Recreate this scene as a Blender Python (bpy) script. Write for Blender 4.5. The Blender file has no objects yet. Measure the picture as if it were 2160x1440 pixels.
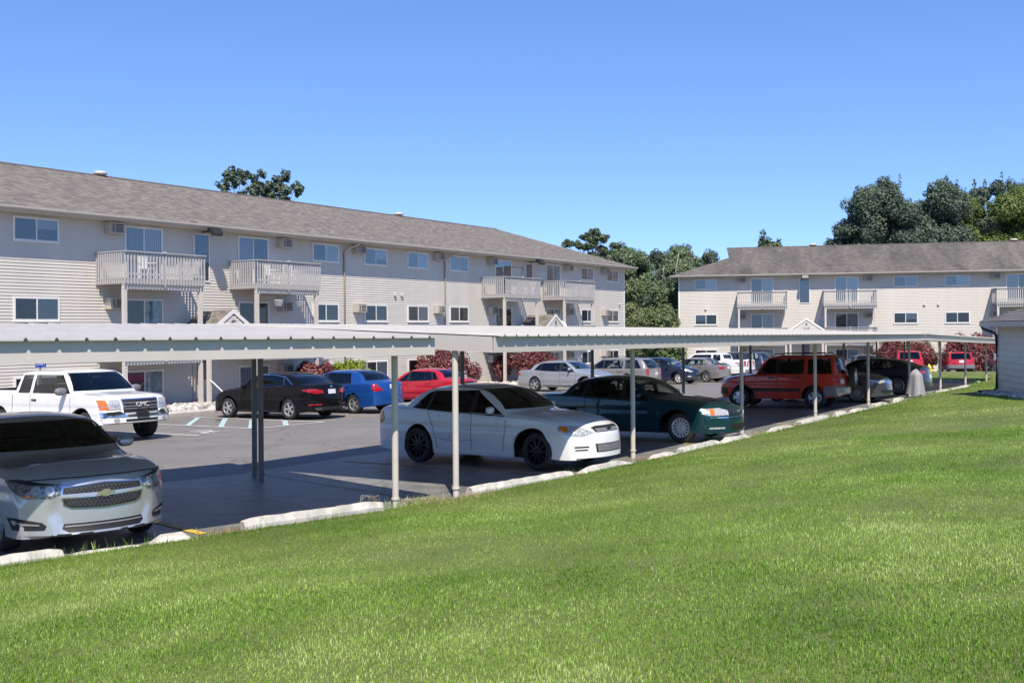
import bpy, bmesh, math, random
import numpy as np
from mathutils import Vector, Matrix
from mathutils.bvhtree import BVHTree

random.seed(7)
RNG = np.random.default_rng(11)
R = math.radians
SC = bpy.context.scene
COL = SC.collection

# ------------------------------------------------------------------ camera
EYE = 2.6
cam = bpy.data.cameras.new('camera')
cam_ob = bpy.data.objects.new('camera', cam)
COL.objects.link(cam_ob)
cam_ob.location = (0, 0, EYE)
cam.sensor_width = 36.0
cam.lens = 36.0 * 2200.0 / 2160.0
cam.shift_y = -28.0 / 2160.0
cam.clip_start = 0.1
cam.clip_end = 4000
cam_ob.rotation_mode = 'QUATERNION'
cam_ob.rotation_quaternion = (Matrix.Rotation(R(90), 4, 'X') @ Matrix.Rotation(-0.0074, 4, 'Z')).to_quaternion()
SC.camera = cam_ob

# ------------------------------------------------------------------ sky, sun, exposure
SUN_AZ = Vector((0.144, -0.99, 0)).normalized()
SUN_EL = R(54.5)
TO_SUN = Vector((SUN_AZ.x * math.cos(SUN_EL), SUN_AZ.y * math.cos(SUN_EL), math.sin(SUN_EL)))
world = bpy.data.worlds.new('World')
SC.world = world
world.use_nodes = True
wn = world.node_tree.nodes
wl = world.node_tree.links
bg = wn['Background']
sky = wn.new('ShaderNodeTexSky')
sky.sky_type = 'NISHITA'
sky.sun_disc = False
sky.sun_elevation = SUN_EL
sky.sun_rotation = math.atan2(SUN_AZ.x, SUN_AZ.y)
sky.altitude = 200
sky.air_density = 0.75
sky.dust_density = 0.0
sky.ozone_density = 2.2
tint = wn.new('ShaderNodeMix')
tint.data_type = 'RGBA'; tint.blend_type = 'MULTIPLY'
tint.inputs[0].default_value = 1.0
tint.inputs[7].default_value = (0.74, 1.00, 1.52, 1.0)      # deep summer blue of the whole sky
curve = wn.new('ShaderNodeGamma')                             # softens the step from zenith to horizon, as the camera did
curve.inputs[1].default_value = 0.75
wl.new(sky.outputs[0], curve.inputs[0])
wl.new(curve.outputs[0], tint.inputs[6])
wl.new(tint.outputs[2], bg.inputs[0])
bg.inputs[1].default_value = 0.135
sun = bpy.data.lights.new('sun', 'SUN')
sun.energy = 4.4
sun.angle = R(0.53)
sun.color = (1.0, 0.925, 0.80)
sun_ob = bpy.data.objects.new('sun', sun)
COL.objects.link(sun_ob)
sun_ob.location = (0, -20, 60)
sun_ob.rotation_mode = 'QUATERNION'
sun_ob.rotation_quaternion = TO_SUN.to_track_quat('Z', 'Y')
SC.view_settings.view_transform = 'Standard'
SC.view_settings.look = 'None'
SC.view_settings.exposure = 0.56
SC.view_settings.gamma = 1.0
SC.view_settings.use_curve_mapping = False
SC.cycles.max_bounces = 8
SC.cycles.transparent_max_bounces = 12
SC.cycles.use_denoising = True

# ------------------------------------------------------------------ objects
def link(o, parent=None):
    COL.objects.link(o)
    if parent is not None:
        o.parent = parent
    return o

def tag(o, label=None, cat=None, group=None, kind=None):
    if label: o['label'] = label
    if cat: o['category'] = cat
    if group: o['group'] = group
    if kind: o['kind'] = kind
    return o

def empty(name, loc=(0, 0, 0), rz=0.0, parent=None):
    o = bpy.data.objects.new(name, None)
    o.empty_display_size = 0.2
    o.location = loc
    o.rotation_euler = (0, 0, rz)
    return link(o, parent)

def thing(name, label, cat, loc=(0, 0, 0), rz=0.0, group=None):
    return tag(empty(name, loc, rz), label, cat, group)

def mobj(name, me, parent=None, loc=(0, 0, 0), rz=0.0):
    o = bpy.data.objects.new(name, me)
    o.location = loc
    o.rotation_euler = (0, 0, rz)
    return link(o, parent)

def mesh(name, verts, faces, mats=None, smooth=False, mi=None):
    me = bpy.data.meshes.new(name)
    me.from_pydata([tuple(v) for v in verts], [], faces)
    if mats:
        for m in (mats if isinstance(mats, (list, tuple)) else [mats]):
            me.materials.append(m)
    if mi is not None:
        me.polygons.foreach_set('material_index', mi)
    if smooth:
        me.polygons.foreach_set('use_smooth', [True] * len(me.polygons))
    me.update()
    return me

def big_mesh(name, V, F, mat, col=None, smooth=False):
    """V (n,3), F (m,k) numpy; col (n,) random value per vertex stored as attribute 'vary'."""
    me = bpy.data.meshes.new(name)
    n, m, k = len(V), len(F), F.shape[1]
    me.vertices.add(n)
    me.vertices.foreach_set('co', V.astype(np.float32).ravel())
    me.loops.add(m * k)
    me.loops.foreach_set('vertex_index', F.astype(np.int32).ravel())
    me.polygons.add(m)
    me.polygons.foreach_set('loop_start', np.arange(0, m * k, k, dtype=np.int32))
    me.polygons.foreach_set('loop_total', np.full(m, k, dtype=np.int32))
    if smooth:
        me.polygons.foreach_set('use_smooth', np.ones(m, dtype=bool))
    if col is not None:
        a = me.attributes.new('vary', 'FLOAT', 'POINT')
        a.data.foreach_set('value', col.astype(np.float32))
    me.update(calc_edges=True)
    me.materials.append(mat)
    return me

class MB:
    """collects boxes, prisms and tubes into one mesh"""
    def __init__(self): self.v = []; self.f = []; self.m = []
    def add(self, vs, fs, mi=0):
        b = len(self.v)
        self.v += [tuple(p) for p in vs]
        self.f += [tuple(b + i for i in q) for q in fs]
        self.m += [mi] * len(fs)
        return self
    def box(self, x0, x1, y0, y1, z0, z1, mi=0):
        return self.add([(x0,y0,z0),(x1,y0,z0),(x1,y1,z0),(x0,y1,z0),(x0,y0,z1),(x1,y0,z1),(x1,y1,z1),(x0,y1,z1)],
                        [(0,3,2,1),(4,5,6,7),(0,1,5,4),(1,2,6,5),(2,3,7,6),(3,0,4,7)], mi)
    def prism(self, poly, axis, a, b, mi=0):
        """poly: 2-D points (ccw), extruded along axis from a to b. axis x -> (y,z), y -> (x,z), z -> (x,y)"""
        n = len(poly)
        def P(p, t):
            return {'x': (t, p[0], p[1]), 'y': (p[0], t, p[1]), 'z': (p[0], p[1], t)}[axis]
        vs = [P(p, a) for p in poly] + [P(p, b) for p in poly]
        fs = [tuple(range(n))[::-1], tuple(range(n, 2*n))] + [(i, (i+1) % n, n + (i+1) % n, n + i) for i in range(n)]
        return self.add(vs, fs, mi)
    def tube(self, pts, r, n=8, mi=0, caps=True):
        pts = [Vector(p) for p in pts]
        rs = r if isinstance(r, (list, tuple)) else [r] * len(pts)
        vs = []; fs = []
        up = Vector((0, 0, 1))
        for i, p in enumerate(pts):
            d = (pts[min(i+1, len(pts)-1)] - pts[max(i-1, 0)]).normalized()
            a = d.cross(up)
            if a.length < 1e-3: a = d.cross(Vector((1, 0, 0)))
            a.normalize(); b = d.cross(a).normalized()
            for k in range(n):
                t = 2 * math.pi * k / n
                vs.append(p + (a * math.cos(t) + b * math.sin(t)) * rs[i])
        for i in range(len(pts) - 1):
            for k in range(n):
                fs.append((i*n + k, i*n + (k+1) % n, (i+1)*n + (k+1) % n, (i+1)*n + k))
        if caps:
            fs.append(tuple(range(n))[::-1]); fs.append(tuple(range((len(pts)-1)*n, len(pts)*n)))
        return self.add(vs, fs, mi)
    def lathe(self, prof, n=20, axis='z', c=(0, 0, 0), mi=0):
        vs = []; fs = []
        for (r, h) in prof:
            for k in range(n):
                t = 2 * math.pi * k / n
                a, b = r * math.cos(t), r * math.sin(t)
                p = {'z': (a, b, h), 'y': (a, h, b), 'x': (h, a, b)}[axis]
                vs.append((p[0]+c[0], p[1]+c[1], p[2]+c[2]))
        for i in range(len(prof) - 1):
            for k in range(n):
                fs.append((i*n + k, i*n + (k+1) % n, (i+1)*n + (k+1) % n, (i+1)*n + k))
        return self.add(vs, fs, mi)
    def mesh(self, name, mats, smooth=False, fix=True, bevel=0.0):
        me = mesh(name, self.v, self.f, mats, smooth, self.m)
        if fix or bevel:
            bm = bmesh.new(); bm.from_mesh(me)
            if bevel:
                bmesh.ops.remove_doubles(bm, verts=bm.verts, dist=1e-5)
                bmesh.ops.bevel(bm, geom=list(bm.edges), offset=bevel, segments=2, affect='EDGES', profile=0.6)
            bmesh.ops.recalc_face_normals(bm, faces=bm.faces)
            bm.to_mesh(me); bm.free()
        if smooth and bevel:
            me.polygons.foreach_set('use_smooth', [True] * len(me.polygons))
        return me
    def build(self, name, mats, parent=None, smooth=False, bevel=0.0, loc=(0, 0, 0), rz=0.0, fix=True):
        return mobj(name, self.mesh(name, mats, smooth, fix, bevel), parent, loc, rz)

def text_mesh(body, size, mat, extrude=0.004):
    cu = bpy.data.curves.new('lettering', 'FONT')
    cu.body = body; cu.size = size; cu.extrude = extrude
    cu.align_x = 'CENTER'; cu.align_y = 'CENTER'
    o = bpy.data.objects.new('lettering', cu)
    COL.objects.link(o)
    dg = bpy.context.evaluated_depsgraph_get()
    me = bpy.data.meshes.new_from_object(o.evaluated_get(dg))
    me.name = 'lettering'
    bpy.data.objects.remove(o)
    me.materials.clear(); me.materials.append(mat)
    return me

# ------------------------------------------------------------------ materials
def nodes(name):
    m = bpy.data.materials.new(name)
    m.use_nodes = True
    nt = m.node_tree
    return m, nt, nt.nodes['Principled BSDF']

def N(nt, typ, **kw):
    n = nt.nodes.new(typ)
    for k, v in kw.items():
        if k in ('ins',):
            for a, b in v.items(): n.inputs[a].default_value = b
        else: setattr(n, k, v)
    return n

def c4(c): return (c[0], c[1], c[2], 1.0)

def mottle(nt, scale, lo, hi, detail=5, rough=0.6, coords='Object', vec=None, dist=0.0):
    """noise -> colour ramp between two colours; returns (colour socket, fac socket)"""
    if vec is None:
        tc = N(nt, 'ShaderNodeTexCoord'); vec = tc.outputs[coords]
    nz = N(nt, 'ShaderNodeTexNoise', ins={'Scale': scale, 'Detail': detail, 'Roughness': rough, 'Distortion': dist})
    nt.links.new(vec, nz.inputs['Vector'])
    rp = N(nt, 'ShaderNodeValToRGB')
    rp.color_ramp.elements[0].position = 0.32; rp.color_ramp.elements[0].color = c4(lo)
    rp.color_ramp.elements[1].position = 0.68; rp.color_ramp.elements[1].color = c4(hi)
    nt.links.new(nz.outputs[0], rp.inputs[0])
    return rp.outputs[0], nz.outputs[0]

def bump(nt, b, height, strength=0.4, dist=0.02):
    bp = N(nt, 'ShaderNodeBump', ins={'Strength': strength, 'Distance': dist})
    nt.links.new(height, bp.inputs['Height'])
    nt.links.new(bp.outputs[0], b.inputs['Normal'])

def plain(name, col, rough=0.6, metal=0.0, var=0.12, scale=6.0, coat=0.0, spec=0.5, bmp=0.0, bscale=40):
    m, nt, b = nodes(name)
    lo = [c * (1 - var) for c in col]; hi = [min(1, c * (1 + var)) for c in col]
    cs, _ = mottle(nt, scale, lo, hi)
    nt.links.new(cs, b.inputs['Base Color'])
    b.inputs['Roughness'].default_value = rough
    b.inputs['Metallic'].default_value = metal
    b.inputs['Coat Weight'].default_value = coat
    b.inputs['Specular IOR Level'].default_value = spec
    if bmp:
        _, f = mottle(nt, bscale, (0,0,0), (1,1,1))
        bump(nt, b, f, bmp, 0.01)
    return m

def paint(name, col, metal=0.0, rough=0.32, flake=0.03):
    """car paint with a clear coat; the inner side of the shell is dark trim"""
    m, nt, b = nodes(name)
    cs, _ = mottle(nt, 3.0, [c * (1 - flake) for c in col], [min(1, c * (1 + flake)) for c in col])
    geo = N(nt, 'ShaderNodeNewGeometry')
    mx = N(nt, 'ShaderNodeMix', data_type='RGBA')
    nt.links.new(geo.outputs['Backfacing'], mx.inputs[0])
    nt.links.new(cs, mx.inputs[6]); mx.inputs[7].default_value = (0.012, 0.012, 0.013, 1)
    nt.links.new(mx.outputs[2], b.inputs['Base Color'])
    inv = N(nt, 'ShaderNodeMath', operation='SUBTRACT', ins={0: 1.0})
    nt.links.new(geo.outputs['Backfacing'], inv.inputs[1])
    sc = N(nt, 'ShaderNodeMath', operation='MULTIPLY', ins={1: metal})
    nt.links.new(inv.outputs[0], sc.inputs[0])
    nt.links.new(sc.outputs[0], b.inputs['Metallic'])
    cw = N(nt, 'ShaderNodeMath', operation='MULTIPLY', ins={1: 0.5 if max(col) < .03 else 1.0})
    nt.links.new(inv.outputs[0], cw.inputs[0])
    nt.links.new(cw.outputs[0], b.inputs['Coat Weight'])
    b.inputs['Specular IOR Level'].default_value = 0.0 if max(col) < .03 else 0.2
    b.inputs['Roughness'].default_value = rough
    b.inputs['Coat Roughness'].default_value = 0.04
    return m

def glass(name, tint=(0.3, 0.34, 0.34), refl=1.0, rough=0.01):
    """thin tinted pane: mirror reflection by angle over a coloured see-through"""
    m = bpy.data.materials.new(name); m.use_nodes = True
    nt = m.node_tree; nt.nodes.clear()
    out = N(nt, 'ShaderNodeOutputMaterial')
    tr = N(nt, 'ShaderNodeBsdfTransparent'); tr.inputs[0].default_value = c4(tint)
    gl = N(nt, 'ShaderNodeBsdfGlossy'); gl.inputs['Roughness'].default_value = rough
    gl.inputs[0].default_value = (0.95, 0.97, 1, 1)
    fr = N(nt, 'ShaderNodeFresnel', ins={'IOR': 1.55})
    ml = N(nt, 'ShaderNodeMath', operation='MULTIPLY', ins={1: refl}, use_clamp=True)
    nt.links.new(fr.outputs[0], ml.inputs[0])
    mx = N(nt, 'ShaderNodeMixShader')
    nt.links.new(ml.outputs[0], mx.inputs[0]); nt.links.new(tr.outputs[0], mx.inputs[1]); nt.links.new(gl.outputs[0], mx.inputs[2])
    nt.links.new(mx.outputs[0], out.inputs[0])
    return m

def foliage(name, lo, hi, trans=0.3, rough=0.55):
    m, nt, b = nodes(name)
    at = N(nt, 'ShaderNodeAttribute', attribute_name='vary')
    rp = N(nt, 'ShaderNodeValToRGB')
    rp.color_ramp.elements[0].color = c4(lo); rp.color_ramp.elements[1].color = c4(hi)
    nt.links.new(at.outputs['Fac'], rp.inputs[0])
    nt.links.new(rp.outputs[0], b.inputs['Base Color'])
    b.inputs['Roughness'].default_value = rough
    tl = N(nt, 'ShaderNodeBsdfTranslucent')
    nt.links.new(rp.outputs[0], tl.inputs[0])
    mx = N(nt, 'ShaderNodeMixShader', ins={0: trans})
    out = nt.nodes['Material Output']
    nt.links.new(b.outputs[0], mx.inputs[1]); nt.links.new(tl.outputs[0], mx.inputs[2])
    nt.links.new(mx.outputs[0], out.inputs[0])
    return m

def asphalt(name, lo, hi, stain=0.5, crack=True, rough=0.85):
    m, nt, b = nodes(name)
    tc = N(nt, 'ShaderNodeTexCoord')
    big, _ = mottle(nt, 0.35, lo, hi, 6, 0.62, vec=tc.outputs['Object'], dist=0.6)
    fine, ff = mottle(nt, 55.0, (0.62, 0.62, 0.62), (1.3, 1.3, 1.3), 3, 0.7, vec=tc.outputs['Object'])
    mx = N(nt, 'ShaderNodeMix', data_type='RGBA', blend_type='MULTIPLY'); mx.inputs[0].default_value = 0.75
    nt.links.new(big, mx.inputs[6]); nt.links.new(fine, mx.inputs[7])
    st, _ = mottle(nt, 1.7, (1 - stain, 1 - stain, 1 - stain), (1.08, 1.08, 1.08), 4, 0.55, vec=tc.outputs['Object'], dist=1.2)
    mx2 = N(nt, 'ShaderNodeMix', data_type='RGBA', blend_type='MULTIPLY'); mx2.inputs[0].default_value = 0.6
    nt.links.new(mx.outputs[2], mx2.inputs[6]); nt.links.new(st, mx2.inputs[7])
    last = mx2.outputs[2]
    if crack:
        vo = N(nt, 'ShaderNodeTexVoronoi', feature='DISTANCE_TO_EDGE', ins={'Scale': 0.22})
        wv = N(nt, 'ShaderNodeTexNoise', ins={'Scale': 1.3, 'Detail': 4})
        nt.links.new(tc.outputs['Object'], wv.inputs['Vector'])
        ad = N(nt, 'ShaderNodeVectorMath', operation='MULTIPLY_ADD'); ad.inputs[1].default_value = (1.4, 1.4, 0)
        nt.links.new(wv.outputs['Color'], ad.inputs[0]); nt.links.new(tc.outputs['Object'], ad.inputs[2])
        nt.links.new(ad.outputs[0], vo.inputs['Vector'])
        cr = N(nt, 'ShaderNodeMath', operation='LESS_THAN', ins={1: 0.0035})
        nt.links.new(vo.outputs['Distance'], cr.inputs[0])
        mx3 = N(nt, 'ShaderNodeMix', data_type='RGBA')
        cm = N(nt, 'ShaderNodeMath', operation='MULTIPLY', ins={1: 0.55})
        nt.links.new(cr.outputs[0], cm.inputs[0]); nt.links.new(cm.outputs[0], mx3.inputs[0])
        nt.links.new(last, mx3.inputs[6]); mx3.inputs[7].default_value = (0.02, 0.02, 0.02, 1)
        last = mx3.outputs[2]
    nt.links.new(last, b.inputs['Base Color'])
    b.inputs['Roughness'].default_value = rough
    bump(nt, b, ff, 0.35, 0.004)
    return m

def shingles(name, lo, hi, row=0.14, stain=0.0):
    """asphalt shingle roof; object X along the eave, slope carried by generated UV 'roofmap'"""
    m, nt, b = nodes(name)
    uv = N(nt, 'ShaderNodeUVMap', uv_map='roofmap')
    br = N(nt, 'ShaderNodeTexBrick', offset=0.5, ins={'Scale': 1.0, 'Mortar Size': 0.006, 'Brick Width': 0.32, 'Row Height': row, 'Bias': 0.0})
    br.inputs['Color1'].default_value = c4(lo); br.inputs['Color2'].default_value = c4(hi)
    br.inputs['Mortar'].default_value = c4([c * 0.45 for c in lo])
    nt.links.new(uv.outputs[0], br.inputs['Vector'])
    nz, _ = mottle(nt, 2.6, (0.72, 0.72, 0.72), (1.25, 1.22, 1.18), 6, 0.7, vec=uv.outputs[0], dist=0.4)
    mx = N(nt, 'ShaderNodeMix', data_type='RGBA', blend_type='MULTIPLY'); mx.inputs[0].default_value = 1.0
    nt.links.new(br.outputs[0], mx.inputs[6]); nt.links.new(nz, mx.inputs[7])
    last = mx.outputs[2]
    if stain:
        mp = N(nt, 'ShaderNodeMapping'); mp.inputs['Scale'].default_value = (0.55, 0.12, 1)
        nt.links.new(uv.outputs[0], mp.inputs[0])
        s2, _ = mottle(nt, 1.0, (1 - stain, 1 - stain, 1 - stain), (1.05, 1.05, 1.05), 5, 0.6, vec=mp.outputs[0], dist=0.5)
        m2 = N(nt, 'ShaderNodeMix', data_type='RGBA', blend_type='MULTIPLY'); m2.inputs[0].default_value = 1.0
        nt.links.new(last, m2.inputs[6]); nt.links.new(s2, m2.inputs[7]); last = m2.outputs[2]
    nt.links.new(last, b.inputs['Base Color'])
    b.inputs['Roughness'].default_value = 0.9
    bump(nt, b, br.outputs['Fac'], -0.5, 0.01)
    return m

M = {}
M['siding'] = plain('vinyl_siding', (0.585, 0.54, 0.475), 0.55, var=0.06, scale=0.7)
M['garage_siding'] = plain('garage_siding', (0.66, 0.62, 0.57), 0.6, var=0.07, scale=2)
M['trim'] = plain('white_trim', (0.74, 0.71, 0.67), 0.5, var=0.05)
M['beige_trim'] = plain('beige_trim', (0.52, 0.46, 0.40), 0.55, var=0.06)
M['gutter'] = plain('gutter_metal', (0.46, 0.41, 0.35), 0.45, var=0.06)
M['deck_wood'] = plain('painted_wood', (0.43, 0.412, 0.398), 0.7, var=0.14, scale=9, bmp=0.2)
M['dark'] = plain('dark_gap', (0.02, 0.02, 0.022), 0.7)
M['pane'] = glass('window_glass', (0.86, 0.89, 0.90), 3.0)
M['pane_low'] = glass('window_glass_low', (0.86, 0.88, 0.88), 1.4)
M['screen'] = plain('screen_dark', (0.15, 0.148, 0.15), 0.7, var=0.2)
def fabric(name, col, scale, axis, dark, rough=.8):
    """hanging curtain or slatted blind: bands across the pane"""
    m, nt, b = nodes(name)
    tc = N(nt, 'ShaderNodeTexCoord')
    wv = N(nt, 'ShaderNodeTexWave', bands_direction=axis, ins={'Scale': scale, 'Distortion': 1.5 if axis == 'X' else 0.0, 'Detail': 1.0})
    nt.links.new(tc.outputs['Object'], wv.inputs['Vector'])
    rp = N(nt, 'ShaderNodeValToRGB')
    rp.color_ramp.elements[0].color = c4([c * dark for c in col]); rp.color_ramp.elements[1].color = c4(col)
    nt.links.new(wv.outputs['Fac'], rp.inputs[0]); nt.links.new(rp.outputs[0], b.inputs['Base Color'])
    b.inputs['Roughness'].default_value = rough
    return m
M['drape_white'] = fabric('drape_white', (.62, .62, .60), 3.2, 'X', .55)
M['drape_blue'] = fabric('drape_blue', (.34, .44, .48), 2.6, 'X', .5)
M['blind_vert'] = fabric('blind_vertical', (.50, .49, .46), 5.5, 'X', .35)
M['blind_slat'] = fabric('blind_slatted', (.58, .57, .55), 9.0, 'Z', .7)
M['room'] = plain('room_dark', (0.045, 0.045, 0.05), 0.6, var=0.5, scale=2)
M['blind'] = plain('window_blind', (0.55, 0.54, 0.52), 0.7, var=0.15, scale=1.5)
M['curtain'] = plain('curtain', (0.42, 0.50, 0.52), 0.8, var=0.35, scale=3.0)
M['ac'] = plain('air_conditioner_case', (0.47, 0.42, 0.36), 0.5, var=0.06)
M['lamp'] = plain('lamp_housing', (0.03, 0.027, 0.025), 0.4)
M['lens'] = plain('lamp_lens', (0.6, 0.6, 0.6), 0.15)
M['concrete'] = plain('concrete', (0.50, 0.475, 0.43), 0.9, var=0.28, scale=5, bmp=0.5, bscale=60)
M['kerb'] = plain('kerb_concrete', (0.42, 0.38, 0.33), 0.9, var=0.2, scale=4, bmp=0.4)
M['roof_g'] = shingles('shingles_brown', (0.118, 0.104, 0.092), (0.222, 0.196, 0.170))
M['roof_f'] = shingles('shingles_weathered', (0.115, 0.102, 0.092), (0.19, 0.168, 0.15), stain=0.5)
M['roof_garage'] = shingles('shingles_garage', (0.13, 0.118, 0.11), (0.19, 0.172, 0.16), 0.2)
M['letter'] = plain('letter_black', (0.015, 0.015, 0.015), 0.5)
M['metal_roof'] = plain('carport_sheet', (0.475, 0.445, 0.41), 0.38, metal=0.0, var=0.10, scale=0.9, coat=0.1)
M['fascia'] = plain('carport_fascia', (0.54, 0.49, 0.445), 0.45, var=0.05, scale=1.2)
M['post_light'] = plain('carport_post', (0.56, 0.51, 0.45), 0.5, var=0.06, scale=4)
M['post_dark'] = plain('carport_post_grey', (0.22, 0.20, 0.18), 0.5, var=0.12, scale=4)  # darker copy of the post colour, stands for the shade on the rear posts
M['white'] = plain('white_paint', (0.80, 0.80, 0.78), 0.4, var=0.04)
M['line_white'] = plain('road_paint_white', (0.62, 0.62, 0.60), 0.8, var=0.25, scale=9)
M['line_yellow'] = plain('road_paint_yellow', (0.62, 0.44, 0.06), 0.8, var=0.3, scale=9)
M['line_worn'] = plain('road_paint_worn', (0.52, 0.38, 0.14), 0.85, var=0.3, scale=9)  # worn lines, and the part of the yellow line painted as shaded
M['line_blue'] = plain('road_paint_blue', (0.38, 0.50, 0.52), 0.8, var=0.15, scale=9)
M['lot'] = asphalt('asphalt_lot', (0.178, 0.161, 0.150), (0.222, 0.203, 0.190), 0.22, rough=0.7)
M['pad'] = asphalt('asphalt_sealed', (0.18, 0.175, 0.17), (0.32, 0.31, 0.30), 0.65, rough=0.46)
M['soil'] = plain('soil', (0.16, 0.12, 0.075), 0.95, var=0.35, scale=5, bmp=0.6)
M['rock'] = foliage('river_rock', (0.22, 0.20, 0.18), (0.62, 0.58, 0.53), 0.0, 0.8)
M['brick_rust'] = plain('rusty', (0.18, 0.09, 0.04), 0.8, var=0.4)
# ------------------------------------------------------------------ site frame
# s runs along the carport row and the long building (direction DIR), q runs from the carport posts towards that building
DIR = np.array([math.sin(0.58064), math.cos(0.58064)])
NRM = np.array([-DIR[1], DIR[0]])
P0 = np.array([-0.85, 15.5])
ROW = math.atan2(DIR[1], DIR[0])
def xy(s, q): return P0 + DIR * s + NRM * q
def sq(x, y):
    d = np.array([x, y]) - P0
    return float(d @ DIR), float(d @ NRM)
def lot_z(x, y):
    s, q = sq(x, y)
    return float(np.interp(s, [-30, 0, 29, 47, 90, 140], [.22, .09, -.08, -.42, -1.25, -1.6])) - 0.017 * min(max(0.0, q), 30)

def sheet(name, pts_sq, dz, mat, parent=None, step=2.0, zfun=None):
    """a paved sheet: convex polygon given in (s,q), cut into strips so that it follows the ground"""
    zfun = zfun or lot_z
    bm = bmesh.new()
    vs = [bm.verts.new((p[0], p[1], 0)) for p in pts_sq]
    bm.faces.new(vs)
    for ax in (0, 1):
        lo = min(p[ax] for p in pts_sq); hi = max(p[ax] for p in pts_sq)
        n = int((hi - lo) / step)
        for k in range(1, n + 1):
            co = [0, 0, 0]; co[ax] = lo + (hi - lo) * k / (n + 1)
            no = [0, 0, 0]; no[ax] = 1
            bmesh.ops.bisect_plane(bm, geom=bm.verts[:] + bm.edges[:] + bm.faces[:], plane_co=co, plane_no=no)
    for v in bm.verts:
        p = xy(v.co.x, v.co.y)
        v.co = (p[0], p[1], zfun(p[0], p[1]) + dz)
    bmesh.ops.recalc_face_normals(bm, faces=bm.faces)
    me = bpy.data.meshes.new(name); bm.to_mesh(me); bm.free()
    if me.polygons and me.polygons[0].normal.z < 0: me.flip_normals()
    me.materials.append(mat)
    return mobj(name, me, parent)

# far ground, one sheet out to the horizon
g = mobj('ground', mesh('ground', [(-2500,-600,-2.3),(2500,-600,-2.3),(2500,3000,-2.3),(-2500,3000,-2.3)], [(0,1,2,3)],
         plain('far_ground', (0.07, 0.10, 0.035), 0.9, var=0.3, scale=0.05)))
tag(g, kind='structure')
lot = sheet('parking_lot', [(-30,-1.6),(118,-1.6),(118,19.6),(-30,19.6)], 0.0, M['lot'], step=4.0)
tag(lot, kind='structure')
pad = sheet('carport_pavement', [(-0.9,-1.2),(44.5,-1.2),(44.5,5.35),(0.75,5.35)], 0.005, M['pad'], step=3)
tag(pad, kind='structure')
A_DIR = np.array([math.cos(R(43)), math.sin(R(43))])
A_NRM = np.array([-A_DIR[1], A_DIR[0]])
A0 = np.array([-1.0, 14.15])
def axy(s, q): return A0 + A_DIR * s + A_NRM * q       # s negative runs to the left of the frame
def a2sq(s, q):
    p = axy(s, q); return sq(p[0], p[1])
pad2 = sheet('carport_pavement', [a2sq(-22,-0.5), a2sq(-0.05,-0.5), a2sq(1.55,6.1), a2sq(-22,6.1)], 0.010, M['pad'], step=3)
tag(pad2, kind='structure')
wedge = sheet('carport_pavement', [a2sq(-0.1,-0.4), (-0.85,-1.15), (0.78,5.33), a2sq(1.5,6.1)], 0.0145, M['pad'], step=1.5)
tag(wedge, kind='structure')

# lawn -------------------------------------------------------------------------------
def pt(s, q): return tuple(xy(s, q))
EDGE = [(-30.0,-11.5), (-12.0,4.75), (-5.45,10.85), (-1.72,14.15), (-0.55,15.45), (2.35,19.25), pt(12,-.72), pt(24,-.78), pt(31,-.75),
        pt(37,-.45), pt(43.5,-.25), pt(46.3,.6), pt(47.2,2.4), pt(47.4,4.6)]
EDGE_A = np.array(EDGE)
def edge_dist(P):
    """signed-free distance of points (n,2) to the lawn edge and the nearest edge point"""
    best = np.full(len(P), 1e9); near = np.zeros_like(P)
    for a, b in zip(EDGE_A[:-1], EDGE_A[1:]):
        d = b - a
        t = np.clip(((P - a) @ d) / (d @ d), 0, 1)
        c = a + t[:, None] * d
        dd = np.hypot(*(P - c).T)
        w = dd < best
        best[w] = dd[w]; near[w] = c[w]
    return best, near
EDGE_Z = np.array([lot_z(*p) + 0.05 for p in EDGE])
def lot_z_np(P):
    d = P - P0
    s = d @ DIR; q = d @ NRM
    return np.interp(s, [-30, 0, 29, 47, 90, 140], [.22, .09, -.08, -.42, -1.25, -1.6]) - 0.017 * np.clip(q, 0, 30)
def lawn_z(P):
    d, near = edge_dist(P)
    s = (near - P0) @ DIR
    far = np.clip((46 - (P - P0) @ DIR) / 9, .12, 1)
    rise = (0.105 * np.minimum(d, 6) + 0.075 * np.clip(d - 6, 0, 6)) * far
    wob = 0.025 * np.sin(P[:, 0] * 1.1 + 0.5 * P[:, 1]) * np.cos(P[:, 1] * 0.8) * np.clip(d / 2, 0, 1)
    return lot_z_np(near) + 0.05 + rise + wob
right = [pt(58, 4.6), pt(58, -30), (46.0, 20.0), (40.0, -25.0), (-30.0, -25.0)]
bm = bmesh.new()
poly = EDGE + right
bm.faces.new([bm.verts.new((p[0], p[1], 0)) for p in poly])
bmesh.ops.triangulate(bm, faces=bm.faces[:])
for ax, lo, hi, st in ((0, -30, 46, 0.9), (1, -25, 64, 0.9)):
    for k in range(1, int((hi - lo) / st)):
        co = [0, 0, 0]; co[ax] = lo + k * st
        no = [0, 0, 0]; no[ax] = 1
        bmesh.ops.bisect_plane(bm, geom=bm.verts[:] + bm.edges[:] + bm.faces[:], plane_co=co, plane_no=no)
Pv = np.array([(v.co.x, v.co.y) for v in bm.verts])
Zv = lawn_z(Pv)
for v, z in zip(bm.verts, Zv): v.co.z = z
bmesh.ops.recalc_face_normals(bm, faces=bm.faces)
me = bpy.data.meshes.new('lawn'); bm.to_mesh(me); bm.free()
if me.polygons[0].normal.z < 0: me.flip_normals()
me.polygons.foreach_set('use_smooth', [True] * len(me.polygons))
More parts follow.
